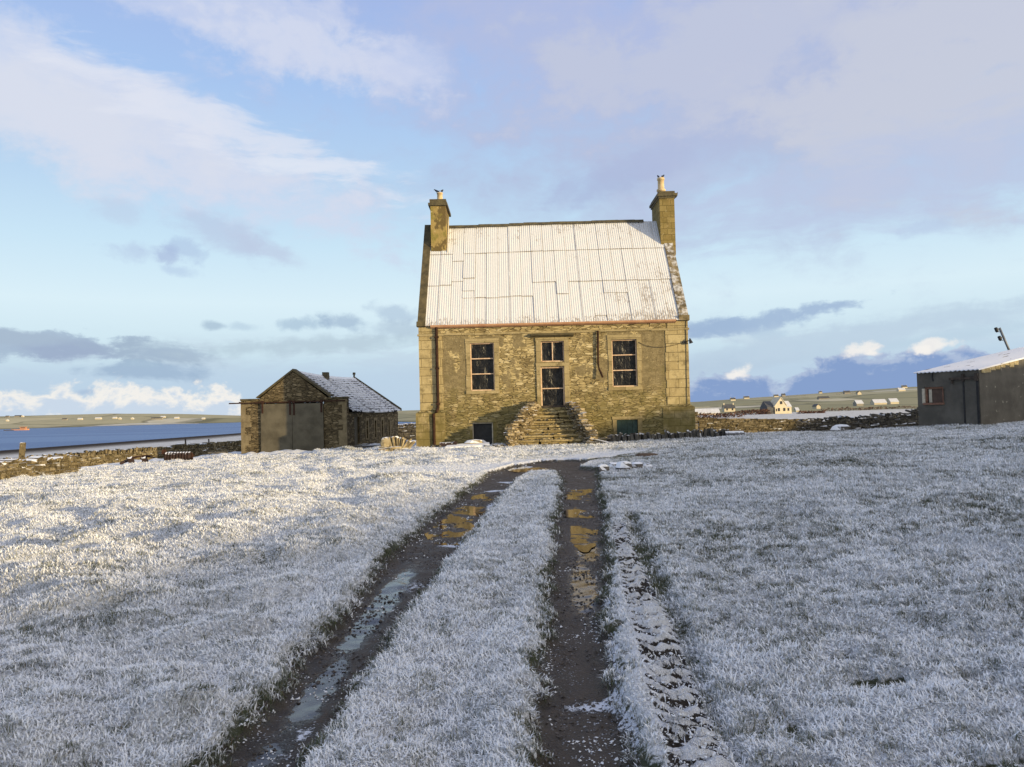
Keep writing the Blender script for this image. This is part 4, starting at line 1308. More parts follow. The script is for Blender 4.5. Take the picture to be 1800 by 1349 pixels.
for x0, s in ((0, 1), (BW, -1)):           # corner blocks on the front, dovetailed up each corner
    mb = MB(82 + s)
    z = -.5
    while z < 2.9:
        h = mb.rng.uniform(.26, .44)
        l = mb.rng.uniform(.34, .62) if mb.rng.random() < .6 else mb.rng.uniform(.18, .26)
        a, b_ = sorted((x0 - s * .012, x0 + s * l))
        mb.box(a, b_, -.014 - mb.rng.uniform(0, .006), .1, z, min(z + h, 2.98) - .004, .004)
        z += h
    mb.build('corner_stone', M['quoin'], byre)
for yy in (3.70, 5.35, 6.85, 8.35):        # slit margins
    mb = MB(82)
    for d in (-.23, .23): mb.box(BW - .1, BW + .014, yy + d - .07, yy + d + .07, .68, 1.80, .004)
    mb.box(BW - .1, BW + .016, yy - .30, yy + .30, 1.80, 1.93, .004)
    mb.build('window_surround', M['quoin'], byre)
mb = MB(83)
for a, b_, za, zb in ((-.03, .95, 3.022, 3.022), (4.94, BW + .03, 3.002, 3.002)): mb.box(a, b_, -.05, TH_ + .03, za, za + .10, .01)
for s in (-1, 1):
    x0 = AP + s * 2.02
    mb.prism([(x0, bz(x0) + .02), (AP, AZ + .02), (AP, AZ + .14), (x0 + s * .10, bz(x0) + .07)], 'y', -.04, TH_ + .03)
mb.build('gable_coping', M['coping_l'], byre)
# roof slopes with a stepped slate surface
def slope(mb, s):
    xe = (BW + .16) if s > 0 else -.16
    ln = abs(xe - AP) * math.hypot(1, SLP)
    nrow = 17
    for k in range(nrow):
        t0, t1 = k / nrow, (k + 1) / nrow + .01
        x0 = xe + (AP - xe) * t0; x1 = xe + (AP - xe) * min(t1, 1)
        sag = lambda y: -.10 * math.sin(math.pi * min(max(y / BL, 0), 1))
        ny_ = 24
        for j in range(ny_):
            ya, yb = TH_ + .03 + (BL - TH_ - .0) * j / ny_, TH_ + .03 + (BL - TH_ - .0) * (j + 1) / ny_
            if s > 0 and k < 3 and ya < 1.9 + .2 * k and ya > .6: lift = .03
            else: lift = .055
            rz = mb.rng.uniform(0, .015)
            q = [(x0, ya, bz(x0) + lift + rz + sag(ya)), (x0, yb, bz(x0) + lift + rz + sag(yb)), (x1, yb, bz(x1) + .015 + sag(yb)), (x1, ya, bz(x1) + .015 + sag(ya))]
            uv = [(ya, t0 * ln), (yb, t0 * ln), (yb, t1 * ln), (ya, t1 * ln)]
            mb.face(q, uv)
            mb.face([(x0, ya, bz(x0) - .02 + sag(ya)), (x0, yb, bz(x0) - .02 + sag(yb)), q[1], q[0]], [(ya, 0)] * 4)
mb = MB(84); slope(mb, 1); slope(mb, -1)
rf = mb.build('roof', M['slates'], byre)
mb = MB(85)
y = TH_ + .05
while y < BL:
    l = mb.rng.uniform(.4, .6); dz = -.10 * math.sin(math.pi * min((y + l / 2) / BL, 1))
    mb.prism([(AP - .2, AZ - .10 + dz), (AP, AZ + .09 + dz), (AP + .2, AZ - .10 + dz), (AP, AZ + dz)], 'y', y, min(y + l - .01, BL))
    y += l
mb.build('ridge_cap', M['snow'], byre)
mb = MB(86); mb.box(AP + .02, AP + .34, 4.4, 4.75, AZ - .25, AZ + .16, .02); o = mb.build('roof_vent', M['dark_stone'], byre)
mb = MB(87); mb.tube([(AP, BL - .1, AZ - .1), (AP, BL - .1, AZ + .28)], .06, 8); mb.tube([(AP, BL - .1, AZ + .28), (AP, BL - .1, AZ + .42)], [.11, .09], 8); mb.build('finial', M['dark_stone'], byre)
mb = MB(88); mb.prism([(BW + .2, bz(BW + .2) + .0), (AP, AZ - .05), (AP, AZ + .12), (BW + .2, bz(BW + .2) + .16)], 'y', BL + .04, BL + .24); mb.build('gable_coping', M['dark_stone'], byre)
for x0, x1, zt in ((1.16, 2.915, 2.82), (2.935, 4.66, 2.80)):
    mb = MB(89); mb.box(x0, x1, -.10, -.04, -.35, zt, .003)
    for z in (.95, 1.75) if x0 < 2 else (1.75,): mb.box(x0 + .003, x1 - .003, -.115, -.10, z - .016, z + .016)
    d = mb.build('sliding_door', M['grey_door'], byre)
    for x in (x0 + .06, x1 - .14):
        mb = MB(90); mb.box(x, x + .09, -.13, -.107, zt - (.62 if x > 2 and x < 3.3 else .5), zt + .17, .004); mb.box(x - .03, x + .12, -.17, -.108, zt + .03, zt + .16, .006)
        mb.build('hanger', M['rust_red'], d)
mb = MB(91); mb.box(-.62, BW - .02, -.155, -.085, 2.86, 2.93, .004)
for x in (-.05, 1.1, 2.9, 4.7): mb.box(x, x + .05, -.16, .0, 2.90, 2.97)
mb.build('door_rail', M['rust_pipe'], byre)
mb = MB(92); mb.box(BW - .16, BW - .10, 1.35, 2.25, -.6, 2.0); mb.build('door', M['grey_door'], byre)

# ------------------------------------------------------------------ harled shed on the right
RA = math.atan2(.5, .87); RO = (19.2, 33.0, .45)
shed = empty('harled_shed', RO, RA, label='grey harled farm shed with low snowy roof and open window', cat='shed')
cxy = on((RO, RA), 4.3, 1.35); FOOT.append((cxy[0], cxy[1], 4.5, 1.6, RA))
GW, GD = 8.4, 2.74                # gable width (local x), wall length (local y)
wz, rise = 2.45, .149
mb = MB(93)
wy0, wy1, wz0, wz1 = 1.55, 2.42, 1.08, 1.80      # window in the x = 0 wall
ys = [0, wy0, wy1, GD]; zs = [-.6, wz0, wz1, wz]
for a, b_ in zip(ys[:-1], ys[1:]):
    for c, d in zip(zs[:-1], zs[1:]):
        if a == wy0 and c == wz0: continue
        mb.face([(0, a, c), (0, b_, c), (0, b_, d), (0, a, d)])
for q in ([(0, wy0, wz0), (.25, wy0, wz0), (.25, wy0, wz1), (0, wy0, wz1)], [(0, wy1, wz0), (.25, wy1, wz0), (.25, wy1, wz1), (0, wy1, wz1)],
          [(0, wy0, wz0), (.25, wy0, wz0), (.25, wy1, wz0), (0, wy1, wz0)], [(0, wy0, wz1), (.25, wy0, wz1), (.25, wy1, wz1), (0, wy1, wz1)]): mb.face(q)
mb.face([(.26, 0.01, -.6), (.26, GD - .01, -.6), (.26, GD - .01, wz), (.26, .01, wz)])
for y in (0, GD): mb.face([(0, y, -.6), (GW, y, -.6), (GW, y, wz + GW * rise), (0, y, wz)])
mb.face([(GW, 0, -.6), (GW, GD, -.6), (GW, GD, wz + GW * rise), (GW, 0, wz + GW * rise)])
mb.build('wall', M['harling'], shed)
mb = MB(94)
# sheet roof, wavy along the eave
n = 60; vs = []; up = []
for k in range(n + 1):
    y = -.06 + (GD + .14) * k / n
    h = .018 * math.cos(2 * math.pi * y / .19) + .02
    vs.append((-.10, y, wz - .10 * rise + h)); up.append((GW + .1, y, wz + (GW + .1) * rise + h))
for k in range(n):
    mb.face([vs[k], vs[k + 1], up[k + 1], up[k]])
    lo = [(p[0], p[1], p[2] - .03) for p in (vs[k], vs[k + 1], up[k + 1], up[k])]
    mb.face(lo); mb.face([vs[k], vs[k + 1], lo[1], lo[0]])
lo0 = [(p[0], p[1], p[2] - .045) for p in (vs[0], up[0])]
mb.face([vs[0], up[0], lo0[1], lo0[0]])
rf2 = mb.build('roof', M['shed_roof'], shed)
mb = MB(95)
for k in range(8):
    x = .15 + k * .35
    mb.box(x, x + .33, -.03 - mb.rng.uniform(0, .01), .05, wz + x * rise - mb.rng.uniform(.10, .24), wz + x * rise - .005, .008)
mb.build('wall_head', M['stone_patch'], shed)
mb = MB(96)
fx = .06
mb.box(fx, fx + .06, wy0, wy0 + .09, wz0, wz1); mb.box(fx, fx + .06, wy1 - .09, wy1, wz0, wz1); mb.box(fx, fx + .06, wy0 + .09, wy1 - .09, wz1 - .08, wz1); mb.box(-.06, fx + .06, wy0 - .03, wy1 + .05, wz0 - .05, wz0 + .03)
wf = mb.build('window', M['brown_frame'], shed)
mb = MB(97); mb.box(.13, .15, wy0 + .09, wy1 - .09, wz0 + .03, wz1 - .08); mb.build('board', M['brown_board'], wf)
mb = MB(98)
a = R(62)
for t0, t1, z0, z1 in ((0, .40, wz0 + .12, wz0 + .18), (0, .40, wz1 - .16, wz1 - .10), (0, .05, wz0 + .18, wz1 - .16), (.35, .40, wz0 + .18, wz1 - .16)):
    c_ = [(-math.sin(a) * t * .9 - o_ * .0, wy0 - math.cos(a) * t) for t in (t0, t1) for o_ in (0,)]
    (xa, ya), (xb, yb) = c_
    mb.prism([(xa, ya), (xb, yb), (xb + .03, yb + .03), (xa + .03, ya + .03)], 'z', z0, z1)
mb.build('casement', M['brown_frame'], wf)
mb = MB(99); mb.box(.10, .125, wy1 - .15, wy1 - .28, wz0 + .05, wz1 - .1); mb.box(-.012, .05, wy1 - .02, wy1 + .10, wz0 + .02, wz1 - .06); mb.build('curtain', M['frame_pale'], wf)
mb = MB(100)
mb.box(-.05, -.015, .10, .62, -.5, 2.12); d = mb.build('sliding_door', M['harling'], shed); d['label'] = 'narrow grey sliding door under a short track'
mb = MB(101)
mb.box(-.075, -.052, .60, .66, -.5, 2.2); mb.box(-.075, -.052, .0, .10, -.5, 2.2); mb.build('door_edge', M['black'], d)
mb = MB(102); mb.box(-.13, -.055, -.02, 1.22, 2.06, 2.16, .01); mb.box(-.14, -.05, .58, .68, 1.98, 2.30); mb.box(-.14, -.05, .0, .13, 1.98, 2.30); mb.box(-.10, -.04, 1.08, 1.14, 1.90, 2.1); mb.build('door_rail', M['dark_wood'], shed)
mb = MB(103); mb.tube([(-.02, 2.0, 2.4), (-.05, 2.0, 2.2), (-.04, 1.97, 2.05)], .02, 5); mb.build('bracket', M['black'], shed)

# leaning pole with two insulators on that roof
p0, p1 = P(1774.5, 617, 39.5), P(1757, 577, 39.5)
pb = P(1779, 628, 39.5)
pole = empty('electric_pole', tuple(pb), label='short leaning steel pole with two insulator brackets standing on the shed roof', cat='pole')
mb = MB(); mb.tube([tuple(pb), tuple(p1)], .055, 10); mb.build('post', M['galv'], pole, tuple(pb), True)
dv = Vector(p1 - pb).normalized()
for (qx, qy) in ((1751.5, 580), (1757.5, 595)):
    c = Vector(P(qx, qy, 39.5)); s_ = Vector(pb) + dv * ((c - Vector(pb)).dot(dv))
    mb = MB(); mb.tube([tuple(s_ + (s_ - c) * .25), tuple(c)], .035, 6); mb.tube([tuple(s_ - dv * .12), tuple((s_ + c) / 2 - dv * .16), tuple(c - dv * .02)], .018, 5); br_ = mb.build('bracket', M['galv'], pole, tuple(pb))
    mb = MB(); mb.tube([tuple(c - dv * .13), tuple(c - dv * .05), tuple(c), tuple(c + dv * .1), tuple(c + dv * .12)], [.05, .085, .075, .08, .04], 10); mb.build('insulator', M['black'], br_, tuple(pb), True)

# ------------------------------------------------------------------ drystone walls
def drystone(name, pts, height, mat, seed, label, thick=.5, coping=True, cope_h=.22, ragged=0.0, cope_w=.10, zoff=0.0, stone=.34, lean=.25, group='drystone walls round the farmyard'):
    mb = MB(seed); rg = mb.rng
    loc = (pts[0][0], pts[0][1], float(base_near(*pts[0])))
    for (xa, ya), (xb, yb) in zip(pts[:-1], pts[1:]):
        L = math.hypot(xb - xa, yb - ya); an = math.atan2(yb - ya, xb - xa)
        def at(t): return xa + (xb - xa) * t / L, ya + (yb - ya) * t / L
        def hh(t):
            x, y = at(t)
            return (height(x, y) if callable(height) else height) + (float(fbm(x * .9 + seed, y * .9, seed, 3)) - .5) * 2 * ragged
        t = 0
        while t < L:                       # solid core
            d = min(.5, L - t); x, y = at(t + d / 2); z = float(base_near(x, y)) + zoff
            h = max(.1, min(hh(t), hh(t + d)) - .14)
            mb.obox((x, y, z + h / 2 - .2), (d / 2 + .02, thick * .38, h / 2 + .2), (0, 0, an))
            t += d
        z = -.12
        course = 0
        while z < 1.6:
            ch = rg.uniform(.07, .13)
            t = rg.uniform(-.2, 0)
            while t < L:
                l = rg.uniform(.5, 1.6) * stone
                x, y = at(min(max(t + l / 2, 0), L)); zz = float(base_near(x, y)) + zoff + z
                if z + ch < hh(min(max(t + l / 2, 0), L)):
                    k = rg.uniform(.86, 1.08)
                    mb.obox((x, y, zz + ch / 2), (l / 2 - .012, thick / 2 * k, ch / 2 - .006), (rg.uniform(-.03, .03), rg.uniform(-.05, .05), an + rg.uniform(-.05, .05)), .12)
                t += l
            z += ch
        if coping:
            t = 0
            while t < L:
                l = rg.uniform(.6, 1.5) * cope_w
                x, y = at(t); zz = float(base_near(x, y)) + zoff + hh(t) - .04
                h = cope_h * rg.uniform(.6, 1.15)
                mb.obox((x, y, zz + h / 2), (l / 2, thick / 2 * rg.uniform(.75, 1.0), h / 2), (rg.uniform(-.08, .08), lean + rg.uniform(-.25, .25), an + rg.uniform(-.2, .2)), .2)
                t += l * rg.uniform(.95, 1.3)
    o = mb.build(name, M[mat], None, loc); o.location = loc
    return tag(o, label, 'stone wall', group)
drystone('drystone_wall', [(-18.2, 33.2), (-18.75, 29.5), (-19.1, 24.0)], .72, 'dry_lit', 111, 'nearest stone wall, tumbled and lichen covered, ending at the edge of the field', .6, True, .14, .16, .2)
drystone('drystone_wall', [(-29.5, 41.8), (-25.2, 45.0), (-20.6, 48.9), (-18.9, 56.5), (-12.2, 58.8)], .66, 'dry_lit', 112, 'long low stone wall with upright coping stones behind the rusty farm roller', .5, True, .26, .03)
drystone('drystone_wall', [(-12.0, 59.0), (-3.0, 59.0)], .95, 'dry_shaded', 113, 'shade darkened stone wall filling the gap between the byre and the house', .5, True, .22, .08, zoff=.15)
drystone('drystone_wall', [(11.6, 50.0), (17.6, 50.0)], 1.08, 'dry_lit', 114, 'flat topped stone wall beside the house, half in shadow', .5, False, zoff=.0)
drystone('drystone_wall', [(17.65, 50.0), (21.0, 49.8), (26.5, 48.5)], lambda x, y: .92 + .22 * float(sm(x, 21.5, 25)), 'dry_shaded', 115, 'broken shade darkened stone wall with snow on its tumbled top, beside the harled shed', .6, True, .13, .20, .22)
# end pier
mb = MB(116); zb = float(base_near(11.3, 49.6))
for k in range(9): mb.obox((11.25 + mb.rng.uniform(-.03, .03), 49.75, zb + .07 + k * .15), (.17, .22, .07), (0, 0, mb.rng.uniform(-.1, .1)), .1)
o = mb.build('gate_pier', M['dry_lit'], None, (11.25, 49.75, zb)); o.location = (11.25, 49.75, zb); tag(o, 'narrow rubble gate pier tight against the corner of the house', 'gate pier')

# leaning stone post behind the near wall
g = P(37.5, 800, 43.5)
post = MB(117); post.obox((0, 0, .60), (.125, .1, .95), (0, .08, .3), .08)
o = post.build('stone_post', M['dry_lit']); o.location = (g[0], g[1], g[2] - .9); tag(o, 'single upright stone gatepost sticking up behind the near wall', 'gatepost')
for k, (px, py, Y, h, lab) in enumerate(((326.5, 790, 51.2, 1.25, 'thin wooden fence stake leaning at the dark wall behind the roller'), (367.5, 786, 53.3, 1.15, 'short fence stake just above the dark wall near the byre'))):
    g = P(px, py, Y); z = float(base_near(g[0], g[1]))
    mb = MB(); mb.tube([(0, 0, -.3), (.02, 0, h * .5), (-.02, 0, h)], [.06, .055, .045], 7)
    o = mb.build('fence_stake', M['dark_wood']); o.location = (g[0], g[1], z); tag(o, lab, 'fence stake', 'fence stakes by the wall')

# ------------------------------------------------------------------ row of slabs set on edge before the house
rg = random.Random(121)
xa, xb = P(1072, 770, 36.6)[0], P(1284, 770, 36.6)[0]
mb = MB(122); x = xa
while x < xb:
    l = rg.uniform(.03, .075); y = 36.7 + rg.uniform(-.08, .08) + .10 * math.sin(x)
    z = float(base_near(x, y)); h = rg.uniform(.20, .36)
    mb.obox((x, y, z + h / 2), (l, rg.uniform(.12, .2), h / 2 + .04), (rg.uniform(-.1, .1), rg.uniform(-.22, .22) - .05, rg.uniform(-.5, .5)), .25)
    x += l * 2 + rg.uniform(0, .05)
lc = (xa, 36.7, float(base_near(xa, 36.7)))
o = mb.build('slab_edging', M['slate_dark'], None, lc); o.location = lc; tag(o, 'low row of upright stone slabs along the house front beneath the green shutter', 'stone edging')

def at_ground(px, py, Y=None):
    g = G(px, py) if Y is None else P(px, py, Y)
    return float(g[0]), float(g[1]), float(ground_z(np.array([g[0]]), np.array([g[1]]))[0])

# curved metal trough end beside it
x, y, z = at_ground(1291, 772, 36.5)
root = empty('metal_trough', (x, y, z), R(-4), label='upturned half round metal trough with snow on it, right of the slab row', cat='trough')
mb = MB(); n = 14; pts = []
for k in range(n + 1):
    t = math.pi * k / n; pts.append((math.cos(t) * .17, math.sin(t) * .24))
for a, b_ in zip(pts[:-1], pts[1:]): mb.face([(-.42, a[0], a[1] + .02), (.42, a[0], a[1] + .02), (.42, b_[0], b_[1] + .02), (-.42, b_[0], b_[1] + .02)])
mb.build('shell', mk_plain('snowy_trough_metal', (.06, .06, .065), (.12, .12, .12), 5, .5, snow=1.0, lo=.45, hi=.7), root, smooth=True)
for xx in (-.42, .42):
    mb = MB(); mb.tube([(xx, p[0], p[1] + .02) for p in pts], .014, 6); mb.build('rim', M['black'], root)
x, y, z = at_ground(1268, 770, 36.6)
mb = MB(); mb.tube([(math.cos(t) * .32, 0, math.sin(t) * .26) for t in np.linspace(-.1, math.pi + .1, 18)], .045, 7); mb.tube([(math.cos(t) * .17, .02, math.sin(t) * .15) for t in np.linspace(0, math.pi, 12)], .03, 6)
o = mb.build('old_tyre', M['black'], smooth=True); o.location = (x, y, z); o.rotation_euler = (0, 0, R(15)); tag(o, 'half buried black tyre between the slab row and the metal trough', 'tyre')

# ------------------------------------------------------------------ loose stones and scraps
def rocks(name, px, py, spec, mat, label, cat, seed, Y=None, group=None):
    x, y, z = at_ground(px, py, Y)
    mb = MB(seed)
    for dx, dy, dz, h, rot in spec:
        gz = float(ground_z(np.array([x + dx]), np.array([y + dy]))[0]) - z
        mb.rock((dx, dy, dz + gz), h, rot, rough=.35)
    o = mb.build(name, M[mat]); o.location = (x, y, z)
    return tag(o, label, cat, group)
rocks('snowy_rock', 1098, 826, [(0, 0, .05, (.22, .2, .16), .3)], 'rock', 'largest snow capped boulder beside the end of the right wheel track', 'rock', 131, group='boulders by the track')
rocks('snowy_rock', 1120, 824, [(0, 0, .04, (.18, .16, .12), .3)], 'rock', 'snowy boulder immediately right of the largest one', 'rock', 132, group='boulders by the track')
rocks('snowy_rock', 1078, 823, [(0, 0, .03, (.15, .14, .11), 1.0)], 'rock', 'snowy boulder immediately left of the largest one', 'rock', 133, group='boulders by the track')
rocks('snowy_rock', 1138, 822, [(0, 0, .02, (.12, .1, .08), .3)], 'rock', 'smallest boulder at the right end of the boulder row', 'rock', 134, group='boulders by the track')
rocks('snowy_rock', 1060, 831, [(0, 0, .04, (.14, .11, .14), .3)], 'rock', 'pointed dark boulder standing at the very edge of the wheel track', 'rock', 135, group='boulders by the track')
rocks('snowy_rock', 1478, 768, [(0, 0, .12, (.42, .3, .26), .2)], 'rock', 'lone snow covered boulder in front of the broken wall', 'rock', 136, 38.5)
rocks('molehill', 1137, 801, [(0, 0, -.02, (.36, .45, .09), .2)], 'earth', 'low brown mound of bare earth in the snowy grass', 'molehill', 137)
rocks('snowy_rock', 836, 781, [(0, 0, .0, (.62, .35, .36), .1)], 'slab_lit', 'pyramid shaped snow topped rock in front of the open basement window', 'rock', 138, 36.7)

# pile of stones with slabs leaning on it
x, y, z = at_ground(697, 803, 36.0)
mb = MB(141); rg = mb.rng
for k in range(16):
    mb.obox((rg.uniform(-.7, .5), rg.uniform(-.2, .25), rg.uniform(.0, .14)), (rg.uniform(.15, .3), rg.uniform(.12, .25), rg.uniform(.04, .08)), (rg.uniform(-.2, .2), rg.uniform(-.15, .15), rg.uniform(0, 3)), .25)
mb.rock((-.45, .05, .34), (.28, .2, .26), .2, rough=.3)
for k in range(11):
    xx = -.18 + k * .085
    mb.obox((xx, rg.uniform(-.05, .08), .32 + rg.uniform(-.04, .05) - k * .012), (.027, .16, .26), (0, .38 + k * .04 if k > 6 else -.25 + k * .08, rg.uniform(-.5, .3)), .2)
o = mb.build('stone_heap', M['slab_lit']); o.location = (x, y, z); tag(o, 'heap of stones with snowy slabs leaning in a fan, left of the house corner', 'stone heap')
# planks and slates lying by the byre
x, y, z = at_ground(640, 797, 41.3)
mb = MB(143); rg = mb.rng
for k in range(15):
    mb.obox((rg.uniform(-.6, .8), rg.uniform(-.5, .6), .05 + rg.uniform(0, .16)), (rg.uniform(.4, .75), rg.uniform(.05, .12), .02), (rg.uniform(-.05, .05), rg.uniform(-.1, .02), R(20) + rg.uniform(-.25, .25)), .1)
o = mb.build('plank_pile', M['slate_dark']); o.location = (x, y, z); tag(o, 'flat pile of dark planks dusted with snow by the byre side wall', 'plank pile')
# snowy boards and bits in front of the house
x, y, z = at_ground(822, 786, 36.2)
mb = MB(144); mb.obox((0, 0, .09), (.95, .35, .05), (.12, -.03, .05), .08); mb.obox((-1.2, .05, .03), (.5, .25, .03), (.1, 0, .1), .1)
o = mb.build('snowy_board', M['snow']); o.location = (x, y, z); tag(o, 'flat board under smooth snow lying below the pyramid shaped rock', 'board')
x, y, z = at_ground(787, 787, 36.4)
mb = MB(145); mb.tube([(-.36, 0, .12), (.38, .06, .13)], .13, 10); mb.box(.28, .42, -.1, .2, .02, .3, .02); 
o = mb.build('rusty_drum', M['iron_snow']); o.location = (x, y, z); tag(o, 'dark rusty drum lying on its side at the foot of the house', 'drum')
mb = MB(146); rg = mb.rng
x, y, z = at_ground(768, 792, 36.3)
for k in range(6): mb.obox((rg.uniform(-.25, .3), rg.uniform(-.1, .1), .06), (.13, .04, .05), (rg.uniform(-.3, .3), rg.uniform(.2, .8), rg.uniform(0, 1)), .3)
o = mb.build('rubble_stone', M['slate_dark']); o.location = (x, y, z); tag(o, 'small scatter of dark stones under the foot of the downpipe', 'stones')
x, y, z = at_ground(880, 786, 35.6)
mb = MB(147); rg = mb.rng
for k in range(8): mb.obox((rg.uniform(-.6, .2), rg.uniform(-.1, .5), .05), (.13, .09, .06), (rg.uniform(-.3, .3), rg.uniform(-.3, .3), rg.uniform(0, 3)), .3)
o = mb.build('rubble_stone', M['slate_dark']); o.location = (x, y, z); tag(o, 'small scatter of snowy stones at the lower corner of the front steps', 'stones')
x, y, z = at_ground(1056, 775, 35.8)
mb = MB(148); mb.obox((0, 0, .12), (.62, .11, .025), (.1, .24, -.35), .06); mb.obox((-.12, .25, .22), (.6, .09, .025), (0, .02, .1), .06); mb.obox((-.45, -.1, .06), (.3, .12, .05), (0, .1, .3), .2)
o = mb.build('plank_pile', M['slate_dark']); o.location = (x, y, z); tag(o, 'snow dusted planks lying askew at the right foot of the steps', 'planks')
x, y, z = at_ground(383, 804)
mb = MB(149); mb.obox((0, 0, .04), (.55, .06, .05), (0, 0, .05), .1)
o = mb.build('plank', M['slate_dark']); o.location = (x, y, z); tag(o, 'single plank half buried in snow just left of the byre', 'plank')

# ------------------------------------------------------------------ rusty farm machinery by the wall
x, y, z = at_ground(314, 813)
roller = empty('farm_roller', (x, y, z), R(4), label='rusty ring roller with snow on its iron rings', cat='farm roller')
mb = MB(); mb.tube([(-.68, 0, .26), (.68, 0, .26)], .035, 8); mb.build('axle', M['rust_red'], roller)
for k in range(9):
    xx = -.56 + k * .14
    mb = MB(); mb.tube([(xx - .055, 0, .26), (xx - .04, 0, .26), (xx + .04, 0, .26), (xx + .055, 0, .26)], [.20, .27, .27, .20], 18); mb.build('ring', M['iron_snow'], roller)
mb = MB(); mb.box(-.70, -.64, -.06, .06, .1, .62); mb.box(.64, .70, -.05, .05, .12, .45); mb.box(-.7, .7, .20, .27, .30, .36); mb.box(-.78, -.62, -.12, .1, .42, .66, .03); mb.build('frame', M['rust_red'], roller)
x, y, z = at_ground(242, 818)
har = empty('rusty_harrow', (x, y, z), R(-5), label='rusted tangled harrow with two iron feet lying by the lit wall', cat='harrow')
mb = MB(151); rg = mb.rng
mb.tube([(-.55, 0, .30), (-.1, .05, .42), (.5, .1, .40), (.85, .1, .36)], .035, 6); mb.tube([(-.3, -.1, .33), (.3, .0, .47), (.8, .05, .45)], .03, 6); mb.tube([(.45, .1, .40), (.40, .1, .62), (.15, .1, .66)], .02, 5)
mb.build('frame', M['rust_red'], har)
for xx in (-.32, .42):
    mb = MB(152); mb.obox((xx, 0, .16), (.10, .13, .22), (.1, -.35, .2), .25); mb.obox((xx - .12, .02, .28), (.16, .05, .05), (0, .5, 0), .2); mb.build('tine_block', M['iron_snow'], har)
mb = MB(153); mb.tube([(-.9, -.05, .06), (-.75, 0, .16), (-.5, .05, .25)], .07, 6); mb.build('drawbar', M['iron_snow'], har)

# ------------------------------------------------------------------ far houses, hedges and the boat
def meet(px, py, Y):
    best = None
    for yy in np.linspace(Y * .5, min(Y * 1.5, 2450 if px < 900 else 2190), 500):
        q = P(px, py, yy); zl = float(land(np.array([q[0]]), np.array([q[1]]))[0])
        k = abs(q[2] - zl) / yy * 2000 + abs(yy - Y) / Y * .5
        if best is None or k < best[0]: best = (k, float(yy))
    return best[1]
def far_house(px, py, w_px, Y, label, mat='wall_white', roof='far_roof', h=2.7, d=7.0, rot=0.0, gable=False, z=None, win=True, chim=True, group='houses far across the fields'):
    Y = meet(px, py, Y)
    c = P(px, py, Y); w = w_px / F_PX * Y * (.85 if Y > 600 else 1)
    zz = float(land(np.array([c[0]]), np.array([c[1]]))[0]) if z is None else z
    zb = min(zz, float(c[2])) - 1.0
    zb = zz - 1.0; c[2] = zz
    base_h = float(c[2]) - zb
    root = empty('farmhouse' if h < 3.2 else 'farmhouse', (float(c[0]), Y, zb), rot, label=label, cat='house', group=group)
    H = base_h + h; rz = min(w, d) * .42 + H
    mb = MB()
    if gable:
        mb.prism([(-w / 2, 0), (w / 2, 0), (w / 2, H), (0, H + w * .42), (-w / 2, H)], 'y', 0, d)
        mb.build('wall', M[mat], root)
        mb = MB()
        for s in (-1, 1): mb.prism([(s * (w / 2 + .4), H - .25), (0, H + w * .42 + .12), (0, H + w * .42 + .40), (s * (w / 2 + .4), H + .05)], 'y', -.25, d + .2)
    else:
        mb.prism([(0, 0), (d, 0), (d, H), (d / 2, H + d * .36), (0, H)], 'x', -w / 2, w / 2)
        mb.build('wall', M[mat], root)
        mb = MB()
        for s in (0, 1):
            e = -.35 if s == 0 else d + .35
            mb.prism([(e, H - .2), (d / 2, H + d * .36 + .1), (d / 2, H + d * .36 + .4), (e, H + .1)], 'x', -w / 2 - .2, w / 2 + .2)
    rf_ = mb.build('roof', M[roof], root)
    if chim and not gable:
        for s in (-1, 1):
            mb = MB(); mb.box(s * (w / 2 - .5) - .4, s * (w / 2 - .5) + .4, d / 2 - .6, d / 2 + .6, H + d * .30, H + d * .36 + 1.3); mb.build('chimney', M[mat], rf_)
    if win:
        n = max(2, int(w // 3.2))
        for k in range(n):
            x = -w / 2 + w * (k + .5) / n
            mb = MB(); mb.box(x - .55, x + .55, -.06, .06, base_h + .9, base_h + 2.2); mb.build('window', M['glass_dark'], root)
        if gable:
            mb = MB(); mb.box(-.6, .6, -.06, .06, H + .3, H + 1.6); mb.build('window', M['glass_dark'], root)
    return root
# the cream house: a gabled wing and a lower range beside it
YF = meet(1377, 727.5, 340); print('farmhouse at', YF); c = P(1377, 727.5, YF); zb = float(land(c[:1], c[1:2])[0]) - .9
fh = empty('farmhouse', (float(c[0]), YF, zb), R(6), label='cream gabled farmhouse with dark rear roof, largest house beyond the wall', cat='house', group='houses far across the fields')
mb = MB(); mb.prism([(-4.0, 0), (1.4, 0), (1.4, 5.2), (-.9, 8.6), (-4.0, 4.6)], 'y', 0, 8); mb.box(1.42, 4.4, .6, 7, 0, 4.4); mb.build('wall', M['wall_white'], fh)
mb = MB()
mb.prism([(-4.5, 4.1), (-.9, 8.7), (-.9, 9.0), (-4.5, 4.5)], 'y', -.25, 8.2); mb.prism([(1.8, 4.8), (-.9, 8.7), (-.9, 9.0), (1.8, 5.2)], 'y', -.25, 8.2)
rf_ = mb.build('roof', M['wall_white'], fh); rf_['label'] = 'pale verge of the gable'
mb = MB(); mb.prism([(.3, 4.3), (4.2, 6.9), (7.3, 4.5), (4.2, 7.1)], 'x', 1.3, 4.6); o = mb.build('roof', M['far_snowroof'], fh); o['label'] = 'lower snow covered roof'
mb = MB(); mb.prism([(.5, 0), (9, 0), (9, 4.2), (5, 7.2), (.5, 4.4)], 'x', -7.6, -4.02); o = mb.build('roof', M['far_roof'], fh); o['label'] = 'dark rear wing'  # walls and roof of the wing share the dark slate colour
